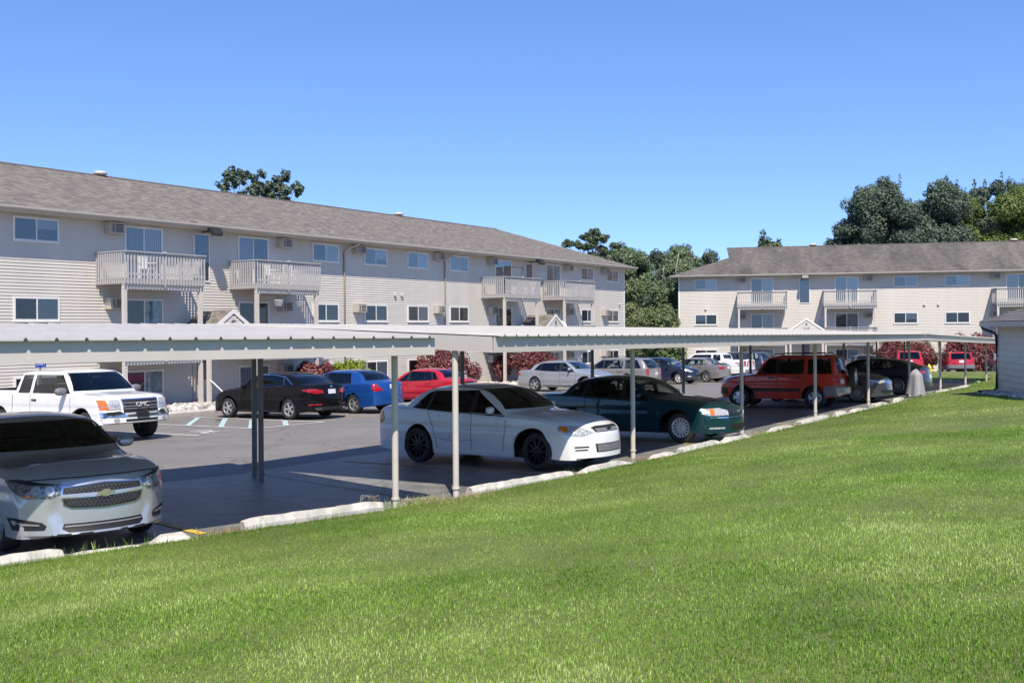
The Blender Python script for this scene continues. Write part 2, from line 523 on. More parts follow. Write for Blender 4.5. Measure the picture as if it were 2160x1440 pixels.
def turf(name, lo, hi, dry):
    m, nt, b = nodes(name)
    tc = N(nt, 'ShaderNodeTexCoord')
    a, _ = mottle(nt, 0.9, lo, hi, 6, 0.6, vec=tc.outputs['Object'], dist=0.5)
    f, ff = mottle(nt, 38, (0.45, 0.45, 0.45), (1.35, 1.35, 1.35), 3, 0.7, vec=tc.outputs['Object'])
    mx = N(nt, 'ShaderNodeMix', data_type='RGBA', blend_type='MULTIPLY'); mx.inputs[0].default_value = 0.8
    nt.links.new(a, mx.inputs[6]); nt.links.new(f, mx.inputs[7])
    nt.links.new(mx.outputs[2], b.inputs['Base Color'])
    b.inputs['Roughness'].default_value = 0.9
    bump(nt, b, ff, 0.6, 0.03)
    return m
M['turf'] = turf('turf', (0.105, 0.135, 0.026), (0.165, 0.195, 0.05), 0.2)
me.materials.append(M['turf'])
lawn = tag(mobj('lawn', me), kind='structure')

# parking lines and markings ---------------------------------------------------------
def line(a, b, w, mat, dz=0.02, name='parking_line', parent=None):
    """painted line from a to b, both in (s,q)"""
    a = np.array(a, float); b = np.array(b, float)
    d = (b - a) / np.linalg.norm(b - a); n = np.array([-d[1], d[0]]) * w / 2
    return sheet(name, [tuple(a - n), tuple(b - n), tuple(b + n), tuple(a + n)], dz, mat, parent, step=1.5)
# ------------------------------------------------------------------ apartment buildings
def roof_uv(me, map_fn):
    uv = me.uv_layers.new(name='roofmap')
    for p in me.polygons:
        for li in p.loop_indices:
            uv.data[li].uv = map_fn(me.vertices[me.loops[li].vertex_index].co, p.normal)

def slope_map(co, n):
    h = Vector((n.x, n.y, 0))
    if h.length < 1e-4: return (co.x, co.y)
    h.normalize()
    along = -co.x * h.y + co.y * h.x
    down = (co.x * h.x + co.y * h.y) * math.sqrt(1 + (h.length * math.hypot(n.x, n.y) / max(1e-3, abs(n.z))) ** 2)
    return (along, down)

def cached(key, fn, store={}):
    if key not in store: store[key] = fn()
    return store[key]

def window_frame(w, h, stile=None):
    m = MB(); t = 0.075
    m.box(0, w, -0.055, -0.002, 0, t).box(0, w, -0.055, -0.002, h - t, h)
    m.box(0, t, -0.055, -0.002, t, h - t).box(w - t, w, -0.055, -0.002, t, h - t)
    c = stile if stile else w / 2
    m.box(c - 0.024, c + 0.024, -0.048, -0.002, t, h - t)
    m.box(-0.02, w + 0.02, -0.075, -0.0025, -0.025, 0.0)
    return m.mesh('window_frame', M['trim'])

WRND = random.Random(17)
def add_window(b, x, z, w, h, left, right, name='window', valance=None):
    """window frame against the wall with two panes and what hangs behind each"""
    f = mobj(name, cached(('wf', round(w, 2), round(h, 2)), lambda: window_frame(w, h)), b, (x, 0, z))
    t = 0.075; c = w / 2
    for k, (x0, x1, mat) in enumerate(((t, c - 0.024, left), (c + 0.024, w - t, right))):
        cut = WRND.choice([0, 0, 0, .35, .55]) if mat in (M['blind_slat'], M['blind']) else 0
        zc = t + (h - 2 * t) * cut
        MB().box(x0, x1, -0.0325, -0.003, zc, h - t).build('screen' if mat in (M['screen'], M['room']) else 'blind', mat, f)
        if cut: MB().box(x0, x1, -0.0315, -0.003, t, zc).build('screen', M['room'], f)
        yy = -0.0365 if k == 0 else -0.042
        pm = M['pane'] if z > 4.0 else M['pane_low']
        me = cached(('pn', pm.name, round(x1 - x0, 3), round(h, 3)), lambda: mesh('pane', [(0, 0, t), (x1 - x0, 0, t), (x1 - x0, 0, h - t), (0, 0, h - t)], [(0, 1, 2, 3)], pm))
        mobj('pane', me, f, (x0, yy, 0))
    if name == 'stair_window': pass
    return f

def ac_mesh():
    m = MB()
    m.box(0, 0.66, -0.36, -0.004, 0, 0.43)
    m.box(-0.03, 0.69, -0.03, -0.003, -0.03, 0.46)
    return m.mesh('air_conditioner', M['ac'], bevel=0.006)
def ac_grille():
    m = MB()
    m.box(0.05, 0.61, -0.364, -0.3605, 0.05, 0.38, 0)
    for k in range(5):
        z = 0.085 + k * 0.066
        m.box(0.05, 0.61, -0.380, -0.3645, z, z + 0.024, 1)
    for xx in (0.05, 0.20, 0.58): m.box(xx, xx + 0.03, -0.384, -0.3642, 0.05, 0.38, 1)
    return m.mesh('grille', [M['dark'], M['ac']])
def add_ac(b, x, z):
    a = mobj('air_conditioner', cached('ac', ac_mesh), b, (x, 0, z))
    mobj('grille', cached('acg', ac_grille), a)
    return a

BAL_D = 1.7
def baluster_mesh():
    return MB().box(-0.035, 0.035, -0.011, 0.011, 0, 1.18).mesh('baluster', M['deck_wood'])
def add_balcony(b, x0, x1, zr, zground, posts=True):
    """deck with rim joists, rails, balusters; zr is the top of the rail"""
    m = MB(); D = BAL_D
    zt = zr - 0.98
    m.box(x0, x1, -D + 0.02, -0.02, zt - 0.04, zt)
    for k in range(int((x1 - x0) / 0.5) + 1):
        xx = min(x0 + 0.02 + k * 0.5, x1 - 0.06)
        m.box(xx, xx + 0.04, -D + 0.06, -0.02, zt - 0.2, zt - 0.041)
    m.box(x0 + 0.001, x1 - 0.001, -D + 0.018, -D + 0.058, zt - 0.202, zt - 0.042)
    d = m.build('balcony', M['deck_wood'], b)
    m = MB()
    m.box(x0 - 0.05, x1 + 0.05, -D - 0.09, -D + 0.03, zr - 0.035, zr)
    m.box(x0 - 0.05, x0 + 0.07, -D + 0.031, -0.01, zr - 0.035, zr - 0.001).box(x1 - 0.07, x1 + 0.05, -D + 0.031, -0.01, zr - 0.035, zr - 0.001)
    m.box(x0, x1, -D - 0.01, -D + 0.018, zr - 0.16, zr - 0.07)
    m.box(x0, x1, -D - 0.01, -D + 0.0175, zr - 0.88, zr - 0.80)
    m.build('top_rail', M['deck_wood'], d)
    me = cached('bal', baluster_mesh)
    n = int(round((x1 - x0) / 0.142))
    for k in range(n + 1):
        o = mobj('baluster', me, d, (x0 + (x1 - x0) * k / n, -D - 0.028, zr - 1.215))
    ns = int(round((D - 0.1) / 0.136))
    for xs in (x0 - 0.018, x1 + 0.018):
        for k in range(1, ns + 1):
            mobj('baluster', me, d, (xs, -D + k * 0.136, zr - 1.215), R(90))
    xm = (x0 + x1) / 2
    pm = MB().box(xm - 0.05, xm + 0.05, -D - 0.012, -D + 0.075, zr - 1.3, zr + 0.05)
    pm.build('rail_post', M['deck_wood'], d)
    if not posts: MB().box(x0 + 0.01, x1 - 0.01, -D + 0.08, -D + 0.18, zt - 0.42, zt - 0.2045).build('beam', M['post_light'], d)
    if posts:
        for xx in (x0 + 0.02, x1 - 0.16):
            MB().box(xx, xx + 0.14, -D + 0.06, -D + 0.2, zground, zt - 0.203).build('post', M['post_light'], d)
            MB().box(xx + 0.16, xx + 0.19, -D + 0.05, -D + 0.21, zt - 0.45, zt - 0.2).build('beam_end', M['post_light'], d)
        MB().box(x0 + 0.01, x1 - 0.01, -D + 0.08, -D + 0.18, zt - 0.42, zt - 0.2045).build('beam', M['post_light'], d)
    return d

def floodlight(b, x, z):
    h = MB()
    h.tube([(x, -0.05, z), (x, -0.75, z + 0.02)], 0.03, 8).build('lamp_arm', M['lamp'], b)
    l = MB().prism([(-0.98, z - 0.22), (-0.62, z - 0.02), (-0.66, z + 0.14), (-0.92, z + 0.12), (-1.05, z - 0.12)], 'x', x - 0.24, x + 0.24)
    lo = l.build('floodlight', M['lamp'], b, bevel=0.012)
    MB().add([(x - 0.2, -1.04, z - 0.15), (x + 0.2, -1.04, z - 0.15), (x + 0.2, -0.72, z - 0.085), (x - 0.2, -0.72, z - 0.085)],
             [(0, 1, 2, 3)]).build('lens', M['lens'], lo, loc=(0, 0, -0.09))

def board_mesh(L, e=0.115):
    # one lap of siding: its lower edge stands proud of the board below
    m = MB()
    m.prism([(-0.002, 0), (-0.0240, 0.0), (-0.0236, 0.012), (-0.0045, e + 0.001), (-0.001, e + 0.001)], 'x', 0, L)
    return m.mesh('siding_board', M['siding'])

def hip_roof(b, x0, x1, depth, ze, zr, over, left, right, mat, drop=0.16):
    """roof over a long block; left/right 'hip', 'dutch' or 'gable'"""
    yf, yb = -over, depth + over
    ym = depth / 2
    run = (ym + over)
    rise = zr - ze
    a0, a1 = x0 - over, x1 + over
    V = []; F = []
    def v(*p): V.append(p); return len(V) - 1
    e = [v(a0, yf, ze), v(a1, yf, ze), v(a1, yb, ze), v(a0, yb, ze)]
    dut = 0.62
    def end(kind, sx, xe, i_f, i_b):
        # returns ridge point and extra faces
        if kind == 'hip':
            r = v(xe + sx * run, ym, zr); F.append((i_b, i_f, r) if sx > 0 else (i_f, i_b, r)); return [r], [r], r
        k = run * dut
        pf = v(xe + sx * k, yf + k, ze + rise * dut); pb = v(xe + sx * k, yb - k, ze + rise * dut)
        F.append((i_b, i_f, pf, pb) if sx > 0 else (i_f, i_b, pb, pf))
        r = v(xe + sx * (k - 0.25), ym, zr)
        return [pf, r], [pb, r], r
    lf, lb, rl = end(left, 1, a0, e[0], e[3])
    rf, rb, rr = end(right, -1, a1, e[1], e[2])
    F.append(tuple([e[0], e[1]] + rf + lf[::-1]))
    F.append(tuple([e[2], e[3]] + lb + rb[::-1]))
    me = mesh('roof', V, F, mat)
    roof_uv(me, slope_map)
    ro = mobj('roof', me, b)
    # gablets
    for kind, ls, lbk, r in ((left, lf, lb, rl), (right, rf, rb, rr)):
        if kind == 'dutch':
            mesh_g = mesh('gablet', [V[ls[0]], V[lbk[0]], V[r]], [(0, 1, 2)], M['siding'])
            mobj('gablet', mesh_g, ro)
    m = MB()
    m.box(a0, a1, yf - 0.012, yf + 0.03, ze - drop, ze - 0.02)
    m.box(a0, a0 + 0.03, yf + 0.031, yb - 0.031, ze - drop, ze - 0.021).box(a1 - 0.03, a1, yf + 0.031, yb - 0.031, ze - drop, ze - 0.021)
    m.box(a0, a1, yb - 0.03, yb + 0.012, ze - drop, ze - 0.02)
    m.box(a0 + 0.031, a1 - 0.031, yf + 0.031, yb - 0.031, ze - drop + 0.005, ze - drop + 0.02)
    m.build('fascia', M['beige_trim'], ro)
    g = MB()
    g.prism([(yf - 0.012, ze - 0.115), (yf - 0.09, ze - 0.115), (yf - 0.128, ze - 0.06), (yf - 0.132, ze + 0.004), (yf - 0.118, ze + 0.004), (yf - 0.112, ze - 0.03), (yf - 0.0125, ze - 0.03)], 'x', a0 - 0.02, a1 + 0.02)
    g.build('gutter', M['gutter'], ro)
    cap = MB()
    x_l, x_r = V[rl][0], V[rr][0]
    cap.prism([(ym - 0.16, zr - 0.045), (ym, zr + 0.035), (ym + 0.16, zr - 0.045)], 'x', x_l, x_r)
    cap.build('ridge_cap', M['ridge_cap'], ro)
    return ro
M['ridge_cap'] = plain('ridge_cap', (0.10, 0.085, 0.075), 0.9, var=0.2)

def roof_vent(b, x, y, z):
    m = MB().lathe([(0.001, 0.0), (0.14, 0.0), (0.14, 0.26), (0.30, 0.28), (0.31, 0.36), (0.18, 0.43), (0.001, 0.44)], 14, 'z', (x, y, z))
    m.build('roof_vent', M['beige_trim'], b, smooth=True)

def downspout(b, x, ztop, zbot):
    m = MB()
    m.tube([(x + 0.62, -0.76, ztop + 0.02), (x + 0.60, -0.70, ztop - 0.10), (x + 0.06, -0.16, ztop - 0.46), (x, -0.07, ztop - 0.58), (x, -0.07, zbot)], 0.05, 8)
    m.build('downspout', M['gutter'], b, smooth=True)

def entry(b, xc, zpk, zgr, letters, dz):
    """gabled entrance canopy with posts, door and stoop"""
    hw, D = 1.36, 1.9
    ze = zpk - 0.93
    V = [(xc - hw, -D - .022, ze), (xc, -D - .022, zpk), (xc + hw, -D - .022, ze), (xc - hw, -0.02, ze), (xc, -0.02, zpk), (xc + hw, -0.02, ze)]
    V += [(p[0], p[1], p[2] - 0.09) for p in V]
    me = mesh('entry_roof', V, [(0, 1, 4, 3), (1, 2, 5, 4), (6, 9, 10, 7), (7, 10, 11, 8), (0, 6, 7, 1), (1, 7, 8, 2), (0, 3, 9, 6), (2, 8, 11, 5)], M['roof_g'])
    roof_uv(me, slope_map)
    ro = mobj('entry_roof', me, b)
    t = 0.13
    m = MB()
    y0, y1 = -D - 0.042, -D - 0.023
    m.prism([(xc - hw - .02, ze - .16), (xc, zpk - .16 + .02), (xc, zpk + .03), (xc - hw - .02, ze + .03)], 'y', y0, y1)
    m.prism([(xc + hw + .02, ze - .16), (xc + hw + .02, ze + .03), (xc + .0005, zpk + .03), (xc + .0005, zpk - .16 + .02)], 'y', y0, y1)
    m.build('bargeboard', M['trim'], ro)
    g = MB().prism([(xc - hw + .1, ze - .13), (xc + hw - .1, ze - .13), (xc, zpk - .2)], 'y', -D, -D + 0.05)
    gf = g.build('gable_front', M['siding'], ro)
    for k in range(8):
        z0 = ze - 0.12 + k * 0.1
        half = (zpk - .24 - z0) / (zpk - .2 - ze + .13) * (hw - .1)
        if half > .15:
            MB().prism([(-D - 0.002, z0), (-D - 0.013, z0), (-D - 0.004, z0 + .1), (-D - 0.002, z0 + .1)], 'x', xc - half, xc + half).build('siding_board', M['siding'], gf)
    for body, size, z in letters:
        lt = mobj('lettering', text_mesh(body, size, M['letter'], 0.01), gf, (xc, -D - 0.026, z))
        lt.rotation_euler = (R(90), 0, 0)
    MB().box(xc - hw + .08, xc + hw - .08, -D + 0.0, -D + 0.14, ze - 0.38, ze - 0.135).build('header_beam', M['post_light'], ro)
    for xx in (xc - hw + .1, xc + hw - .24):
        MB().box(xx, xx + .14, -D + .0, -D + .14, zgr - .1, ze - .381).build('post', M['post_light'], b)
    d = MB().box(xc - .5, xc + .5, -0.05, -0.024, zgr + .35, zgr + 2.35).build('door', M['beige_trim'], b)
    MB().box(xc - .3, xc + .3, -0.062, -0.0505, zgr + 1.2, zgr + 2.2).build('pane', M['screen'], d)
    MB().box(xc + .38, xc + .44, -0.10, -0.0505, zgr + 1.3, zgr + 1.36).build('handle', M['lamp'], d)
    st = MB().box(xc - 1.3, xc + 1.3, -D - .1, -0.03, zgr - .5, zgr + .34)
    st.box(xc - 1.3, xc + 1.3, -D - .42, -D - .101, zgr - .5, zgr + .17)
    st.build('stoop', M['concrete'], b, bevel=0.015)
    for xx in (xc - 1.2, xc + 1.2):
        r = MB()
        r.tube([(xx, -D + .1, zgr + .34), (xx, -D + .1, zgr + 1.22), (xx, -D - .1, zgr + 1.22), (xx, -D - .85, zgr + .75), (xx, -D - .85, zgr - .1)], 0.024, 8)
        r.build('handrail', M['white'], b, smooth=True)

def apartment(label, name, org, ang, x0, x1, dz, spec, roofmat, ends):
    b = thing(name, label, 'building', (org[0], org[1], 0), ang)
    zw = 6.78 + dz
    depth = 13.2
    zg = spec['zg']
    MB().box(x0, x1, 0.0, depth, -2.2, zw - 0.02).build('wall', M['siding'], b)
    e = 0.115
    nb = int((zw - (-0.95)) / e)
    me = board_mesh(x1 - x0)
    for k in range(nb):
        mobj('siding_board', me, b, (x0, -0.001, zw - 0.04 - (k + 1) * e))
    for xx in (x0, x1):
        MB().box(xx - 0.06, xx + 0.06, -0.036, 0.06, -2.0, zw - 0.03).build('corner_trim', M['trim'], b)
    MB().box(x0 - .02, x1 + .02, -0.035, -0.001, -2.2, -0.95).build('foundation', M['concrete'], b)
    ro = hip_roof(b, x0, x1, depth, 6.9 + dz, 9.55 + dz, 0.68, ends[0], ends[1], roofmat)
    for x in spec['vents']: roof_vent(ro, x, depth / 2 + 0.05, 9.33 + dz)
    W, H = 1.77, 0.87
    lv = [5.775 + dz, 2.97 + dz, 0.165 + dz]
    rnd = random.Random(spec['seed'])
    pick_l = [M['screen'], M['room'], M['screen'], M['screen']]
    pick_r = [M['blind'], M['blind_slat'], M['blind_vert'], M['drape_white'], M['blind'], M['room']]
    for L in range(3):
        for x in spec['win']:
            if (L, x) in spec.get('skip', ()): continue
            l = rnd.choice(pick_l); r = rnd.choice([M['curtain'], M['drape_blue'], M['drape_white'], M['room'], M['blind_slat']] if L == 0 else pick_r)
            if spec.get('flip') and rnd.random() < .2: l, r = r, l
            add_window(b, x, lv[L], W, H, l, r)
        for x in spec['doors']:
            l = rnd.choice([M['room'], M['drape_blue'], M['screen'], M['blind_vert']]); r = rnd.choice([M['curtain'], M['room'], M['blind_vert'], M['drape_white']])
            h = 2.1 if L < 2 else 1.0
            add_window(b, x, (4.55 if L == 0 else 1.75 if L == 1 else 0.08) + dz, W, h, l, r, 'sliding_door' if L < 2 else 'window')
        for x in spec['acs']:
            add_ac(b, x, (6.28, 3.43, 0.63)[L] + dz)
    for x in spec['stairs']:
        f = mobj('stair_window', cached('stw', lambda: window_frame_single(0.84, 2.0)), b, (x, 0, 4.6 + dz))
        MB().box(.06, .78, -.0325, -.003, .06, 1.94).build('screen', M['room'], f)
        MB().add([(.06, -.038, .06), (.78, -.038, .06), (.78, -.038, 1.94), (.06, -.038, 1.94)], [(0, 1, 2, 3)]).build('pane', M['pane'], f, fix=False)
        floodlight(b, x + 0.45, 6.66 + dz)
    for (xa, xb) in spec['balc']:
        add_balcony(b, xa, xb, 5.54 + dz, zg)
        add_balcony(b, xa, xb, 2.74 + dz, zg, posts=False)
    for x in spec['down']: downspout(b, x, 6.9 + dz, zg)
    for x, z in spec['hoods']:
        MB().prism([(-0.022, 0), (-0.14, 0), (-0.12, .10), (-0.022, .16)], 'x', -.07, .07).build('vent_hood', M['beige_trim'], b, loc=(x, 0, z + dz))
    return b

def window_frame_single(w, h):
    m = MB(); t = 0.06
    m.box(0, w, -0.055, -0.002, 0, t).box(0, w, -0.055, -0.002, h - t, h)
    m.box(0, t, -0.055, -0.002, t, h - t).box(w - t, w, -0.055, -0.002, t, h - t)
    return m.mesh('stair_window', M['trim'])

G_ORG = (0.0, 62.643)
G_ANG = math.atan2(math.cos(0.58064), math.sin(0.58064))
gspec = dict(seed=3, zg=-0.75, win=[-31.6, -16.92, -13.33, -9.95, -6.28, 8.37, 12.0], doors=[-27.09, -21.43, -1.83, 3.9],
             acs=[-27.95, -19.15, -14.15, -7.72, -2.62, 6.2, 11.22], stairs=[-23.8, 1.5],
             balc=[(-28.33, -24.68), (-21.89, -18.2), (-3.24, 0.43), (3.47, 7.2)], down=[-14.78, -6.72],
             vents=[-23.4, -2.5], hoods=[(-11.0, 4.3), (-10.45, 4.3), (13.9, 4.2)])
gb = apartment('long three storey apartment building with brown roof behind the white pickup and red bushes', 'apartment_building', G_ORG, G_ANG,
               -46.0, 14.7, 0.0, gspec, M['roof_g'], ('hip', 'hip'))
entry(gb, -23.38, 3.42, -0.62, [('G', 0.34, 2.88)], 0)
entry(gb, 1.92, 3.42, -0.75, [('G', 0.30, 2.92), ('13-24', 0.24, 2.62)], 0)
F_ORG = (0.0, 86.887)
F_ANG = math.atan2(math.cos(1.80175), math.sin(1.80175))
fspec = dict(seed=9, zg=-1.6, flip=True, win=[15.03, 30.06, 33.76, 44.4], doors=[19.39, 25.76, 38.03],
             acs=[18.42, 27.93, 37.0], stairs=[23.08], balc=[(18.42, 22.13), (24.88, 28.67), (37.08, 40.8)], down=[],
             vents=[24.5, 40.1], hoods=[(15.9, 4.2), (32.3, 4.35), (33.3, 4.35)])
fb = apartment('apartment building with weathered grey roof beyond the carport, facing the camera', 'apartment_building', F_ORG, F_ANG,
               13.8, 62.0, -0.24, fspec, M['roof_f'], ('dutch', 'hip'))
entry(fb, 23.55, 3.2, -1.0, [('F', 0.30, 2.70), ('1-12', 0.24, 2.40)], 0)

# hanging flower pots under the second balcony
for (x, y, nm) in ((-20.55, -1.55, 'white hanging flower pot nearer the balcony post under the second balcony'), (-18.95, -1.2, 'white hanging flower pot beside the air conditioner under the second balcony')):
    c, s = math.cos(G_ANG), math.sin(G_ANG)
    X, Y = G_ORG[0] + x * c - y * s, G_ORG[1] + x * s + y * c
    p = thing('hanging_flower_pot', nm, 'flower pot', (X, Y, 3.62), 0, 'pots hanging under the balcony')
    MB().lathe([(0.001, 0), (.13, 0), (.20, .24), (.22, .26), (.19, .26), (.001, .2)], 14).build('pot', M['white'], p, smooth=True)
    hg = MB()
    for k in range(3):
        a = 2.1 * k
        hg.tube([(.2 * math.cos(a), .2 * math.sin(a), .26), (0, 0, .7)], .008, 4)
    hg.build('hanger', M['soil'], p)

# swing frame on the third balcony of the long building
def gpt(x, y): return (G_ORG[0] + x * math.cos(G_ANG) - y * math.sin(G_ANG), G_ORG[1] + x * math.sin(G_ANG) + y * math.cos(G_ANG))
p = gpt(-1.0, -0.85)
sw = thing('swing_frame', 'black tube swing frame standing on the third balcony', 'swing frame', (p[0], p[1], 4.565), G_ANG)
fr = MB().tube([(-.95, 0, 1.62), (.95, 0, 1.62)], .022, 6)
for xx in (-.95, .95):
    fr.tube([(xx - .1 * (1 if xx < 0 else -1), -.5, 0), (xx, 0, 1.62), (xx - .1 * (1 if xx < 0 else -1), .5, 0)], .02, 6)
fr.build('frame', M['lamp'], sw)

# garden chairs and pots left on the balconies
def patio_chair(label, x, y, z, a):
    p = gpt(x, y)
    t = thing('patio_chair', label, 'chair', (p[0], p[1], z), G_ANG + a, 'chairs on the balconies')
    MB().box(-.24, .24, -.24, .24, .40, .43).build('seat', M['white'], t)
    bk = MB()
    for k in range(5): bk.box(-.22 + k * .1, -.16 + k * .1, .22, .25, .435, .88)
    bk.box(-.24, .24, .215, .255, .881, .93).build('backrest', M['white'], t)
    for sx in (-.22, .22):
        for sy in (-.22, .22): MB().box(sx - .02, sx + .02, sy - .02, sy + .02, 0, .4).build('leg', M['white'], t)
        MB().box(sx - .025, sx + .025, -.24, .24, .62, .65).build('armrest', M['white'], t)
patio_chair('white plastic chair in the middle of the second balcony', -20.3, -.9, 4.565, .3)
patio_chair('white plastic chair at the end of the second balcony', -19.2, -.8, 4.565, -.5)
patio_chair('white plastic chair on the first balcony by the glass door', -26.7, -.9, 4.565, .2)
for lab, x in (('small turquoise pot near the left corner of the first balcony', -27.9), ('small turquoise pot near the right corner of the first balcony', -24.95)):
    p = gpt(x, -1.5)
    tag(MB().lathe([(.001, 0), (.09, 0), (.13, .24), (.11, .24), (.001, .2)], 12).build('plant_pot', plain('pot_turquoise', (.05, .42, .36), .4), loc=(p[0], p[1], 4.565), smooth=True), lab, 'plant pot', 'pots on the first balcony')

# satellite dish by the second entrance
c, s = math.cos(G_ANG), math.sin(G_ANG)
dx, dy = 3.1, -1.55
dish = thing('satellite_dish', 'white satellite dish beside the second entrance gable', 'satellite dish', (G_ORG[0] + dx * c - dy * s, G_ORG[1] + dx * s + dy * c, 1.9), 0)
prof = [(0.001 + 0.36 * k / 6, 0.16 * (k / 6) ** 2) for k in range(7)]
dm = MB().lathe(prof + [(.36, .172), (.001, .012)], 20)
do = dm.build('reflector', M['white'], dish, smooth=True)
do.location = (0, 0, .75); do.rotation_euler = (R(62), 0, R(25))
MB().tube([(0, 0, 0), (0, 0.05, .75)], .03, 8).build('mast', M['post_dark'], dish)

# garage at the right edge ---------------------------------------------------------
GAR_ANG = math.atan2(-0.976, -0.217)           # local x runs from the far corner towards the camera
gx, gy = 16.75, 35.9
gz = float(lawn_z(np.array([[gx, gy]]))[0]) - 0.03
gar = thing('garage', 'low grey garage with shingled hip roof at the edge of the lawn', 'garage', (gx, gy, gz), GAR_ANG)
# local y>0 is to the left of local x: away from us is y<0? pick the side facing the lot as y=0 and the body on the far side
GL, GD, GH = 16.0, 8.0, 2.42
ux = Vector((math.cos(GAR_ANG), math.sin(GAR_ANG), 0)); uy = Vector((-ux.y, ux.x, 0))
side = 1 if uy.x > 0 else -1                    # body lies towards +X of the site
def gy_(a): return a * side
def ybox(m, x0, x1, a, b_, z0, z1, mi=0):
    lo, hi = sorted((gy_(a), gy_(b_)))
    return m.box(x0, x1, lo, hi, z0, z1, mi)
ybox(MB(), 0.02, GL, 0.0, GD, -0.6, GH).build('wall', M['garage_siding'], gar)
e = 0.205
for k in range(12):
    z = 0.06 + k * e
    poly = [(-0.002, z), (-0.038, z), (-0.037, z + 0.02), (-0.006, min(GH, z + e)), (-0.002, min(GH, z + e))]
    if side < 0: poly = [(-a, b_) for a, b_ in poly]
    if z < GH - .02: MB().prism(poly, 'x', 0.06, GL - .05).build('siding_board', M['garage_siding'], gar)
ybox(MB(), -0.02, 0.06, -0.044, 0.05, -0.1, GH).build('corner_trim', M['garage_siding'], gar)
ov = 0.5; ze = GH + .02; rise = 1.75
V = [(-ov, gy_(-ov), ze), (GL + ov, gy_(-ov), ze), (GL + ov, gy_(GD + ov), ze), (-ov, gy_(GD + ov), ze), (GD / 2, gy_(GD / 2), ze + rise), (GL - GD / 2, gy_(GD / 2), ze + rise)]
rme = mesh('roof', V, [(0, 1, 5, 4), (2, 3, 4, 5), (3, 0, 4), (1, 2, 5)], M['roof_garage'])
bmx = bmesh.new(); bmx.from_mesh(rme); bmesh.ops.recalc_face_normals(bmx, faces=bmx.faces); bmx.to_mesh(rme); bmx.free()
if rme.polygons[0].normal.z < 0: rme.flip_normals()
roof_uv(rme, slope_map)
gro = mobj('roof', rme, gar)
# shingle courses on the slope that is in view: each a thin board lying on the slope, butt end proud
ymid = GD / 2 + ov
slope = rise / (GD / 2 + ov)
for k in range(26):
    d0 = k * 0.172; d1 = d0 + 0.19
    if d1 > ymid - .05: break
    xa0, xa1 = -ov + d0 * (GD / 2 + ov) / ymid, -ov + d1 * (GD / 2 + ov) / ymid
    y0_, y1_ = gy_(-ov + d0), gy_(-ov + d1)
    z0_, z1_ = ze + d0 * slope + 0.022, ze + d1 * slope + 0.006
    V = [(xa0, y0_, z0_), (GL, y0_, z0_), (GL, y1_, z1_), (xa1, y1_, z1_), (xa0, y0_, z0_ - .02), (GL, y0_, z0_ - .02)]
    mm = mesh('shingle_course', V, [(0, 1, 2, 3), (4, 5, 1, 0)], M['roof_garage'])
    roof_uv(mm, slope_map)
    mobj('shingle_course', mm, gro)
ybox(MB(), -ov, GL + ov, -ov - .02, -ov + .02, ze - .17, ze - .005).build('fascia', M['beige_trim'], gro)
ybox(MB(), -ov, -ov + .03, -ov + .021, GD + ov, ze - .17, ze - .006).build('fascia', M['beige_trim'], gro)
ybox(MB(), -ov + .031, GL + ov, -ov + .021, GD + ov, ze - .165, ze - .15).build('soffit', M['beige_trim'], gro)
ds = MB()
ds.tube([(-.38, gy_(-.48), ze - .12), (-.36, gy_(-.44), ze - .24), (-.02, gy_(-.12), ze - .40), (.03, gy_(-.08), ze - .50), (.03, gy_(-.08), .16), (-.08, gy_(-.16), .05), (-.55, gy_(-.55), .0)], .048, 8)
ds.build('downspout', plain('downspout_dark', (.045, .045, .055), .35), gar, smooth=True)
# ------------------------------------------------------------------ carports
def rib_panel(w, y0, y1, rise, slope):
    """sheet steel panel, three ribs across its width, laid from y0 (low) to y1 (high)"""
    n = 3; p = w / n; h = 0.030
    prof = []
    for k in range(n):
        x = k * p
        prof += [(x, 0), (x + p * 0.43, 0), (x + p * 0.48, h), (x + p * 0.54, h), (x + p * 0.59, 0)]
    prof.append((w, 0))
    V = []; F = []
    m = len(prof)
    for y, dz in ((y0, 0.0), (y1, rise)):
        for (x, z) in prof: V.append((x, y, z + dz + slope * x))
    for y, dz in ((y0, 0.0), (y1, rise)):
        for (x, z) in prof: V.append((x, y, z + dz + slope * x - 0.012))
    for i in range(m - 1):
        F.append((i, i + 1, m + i + 1, m + i))
        F.append((2*m + i, 3*m + i, 3*m + i + 1, 2*m + i + 1))
        F.append((i, 2*m + i, 2*m + i + 1, i + 1)); F.append((m + i, m + i + 1, 3*m + i + 1, 3*m + i))
    return mesh('roof_panel', V, F, M['metal_roof'])

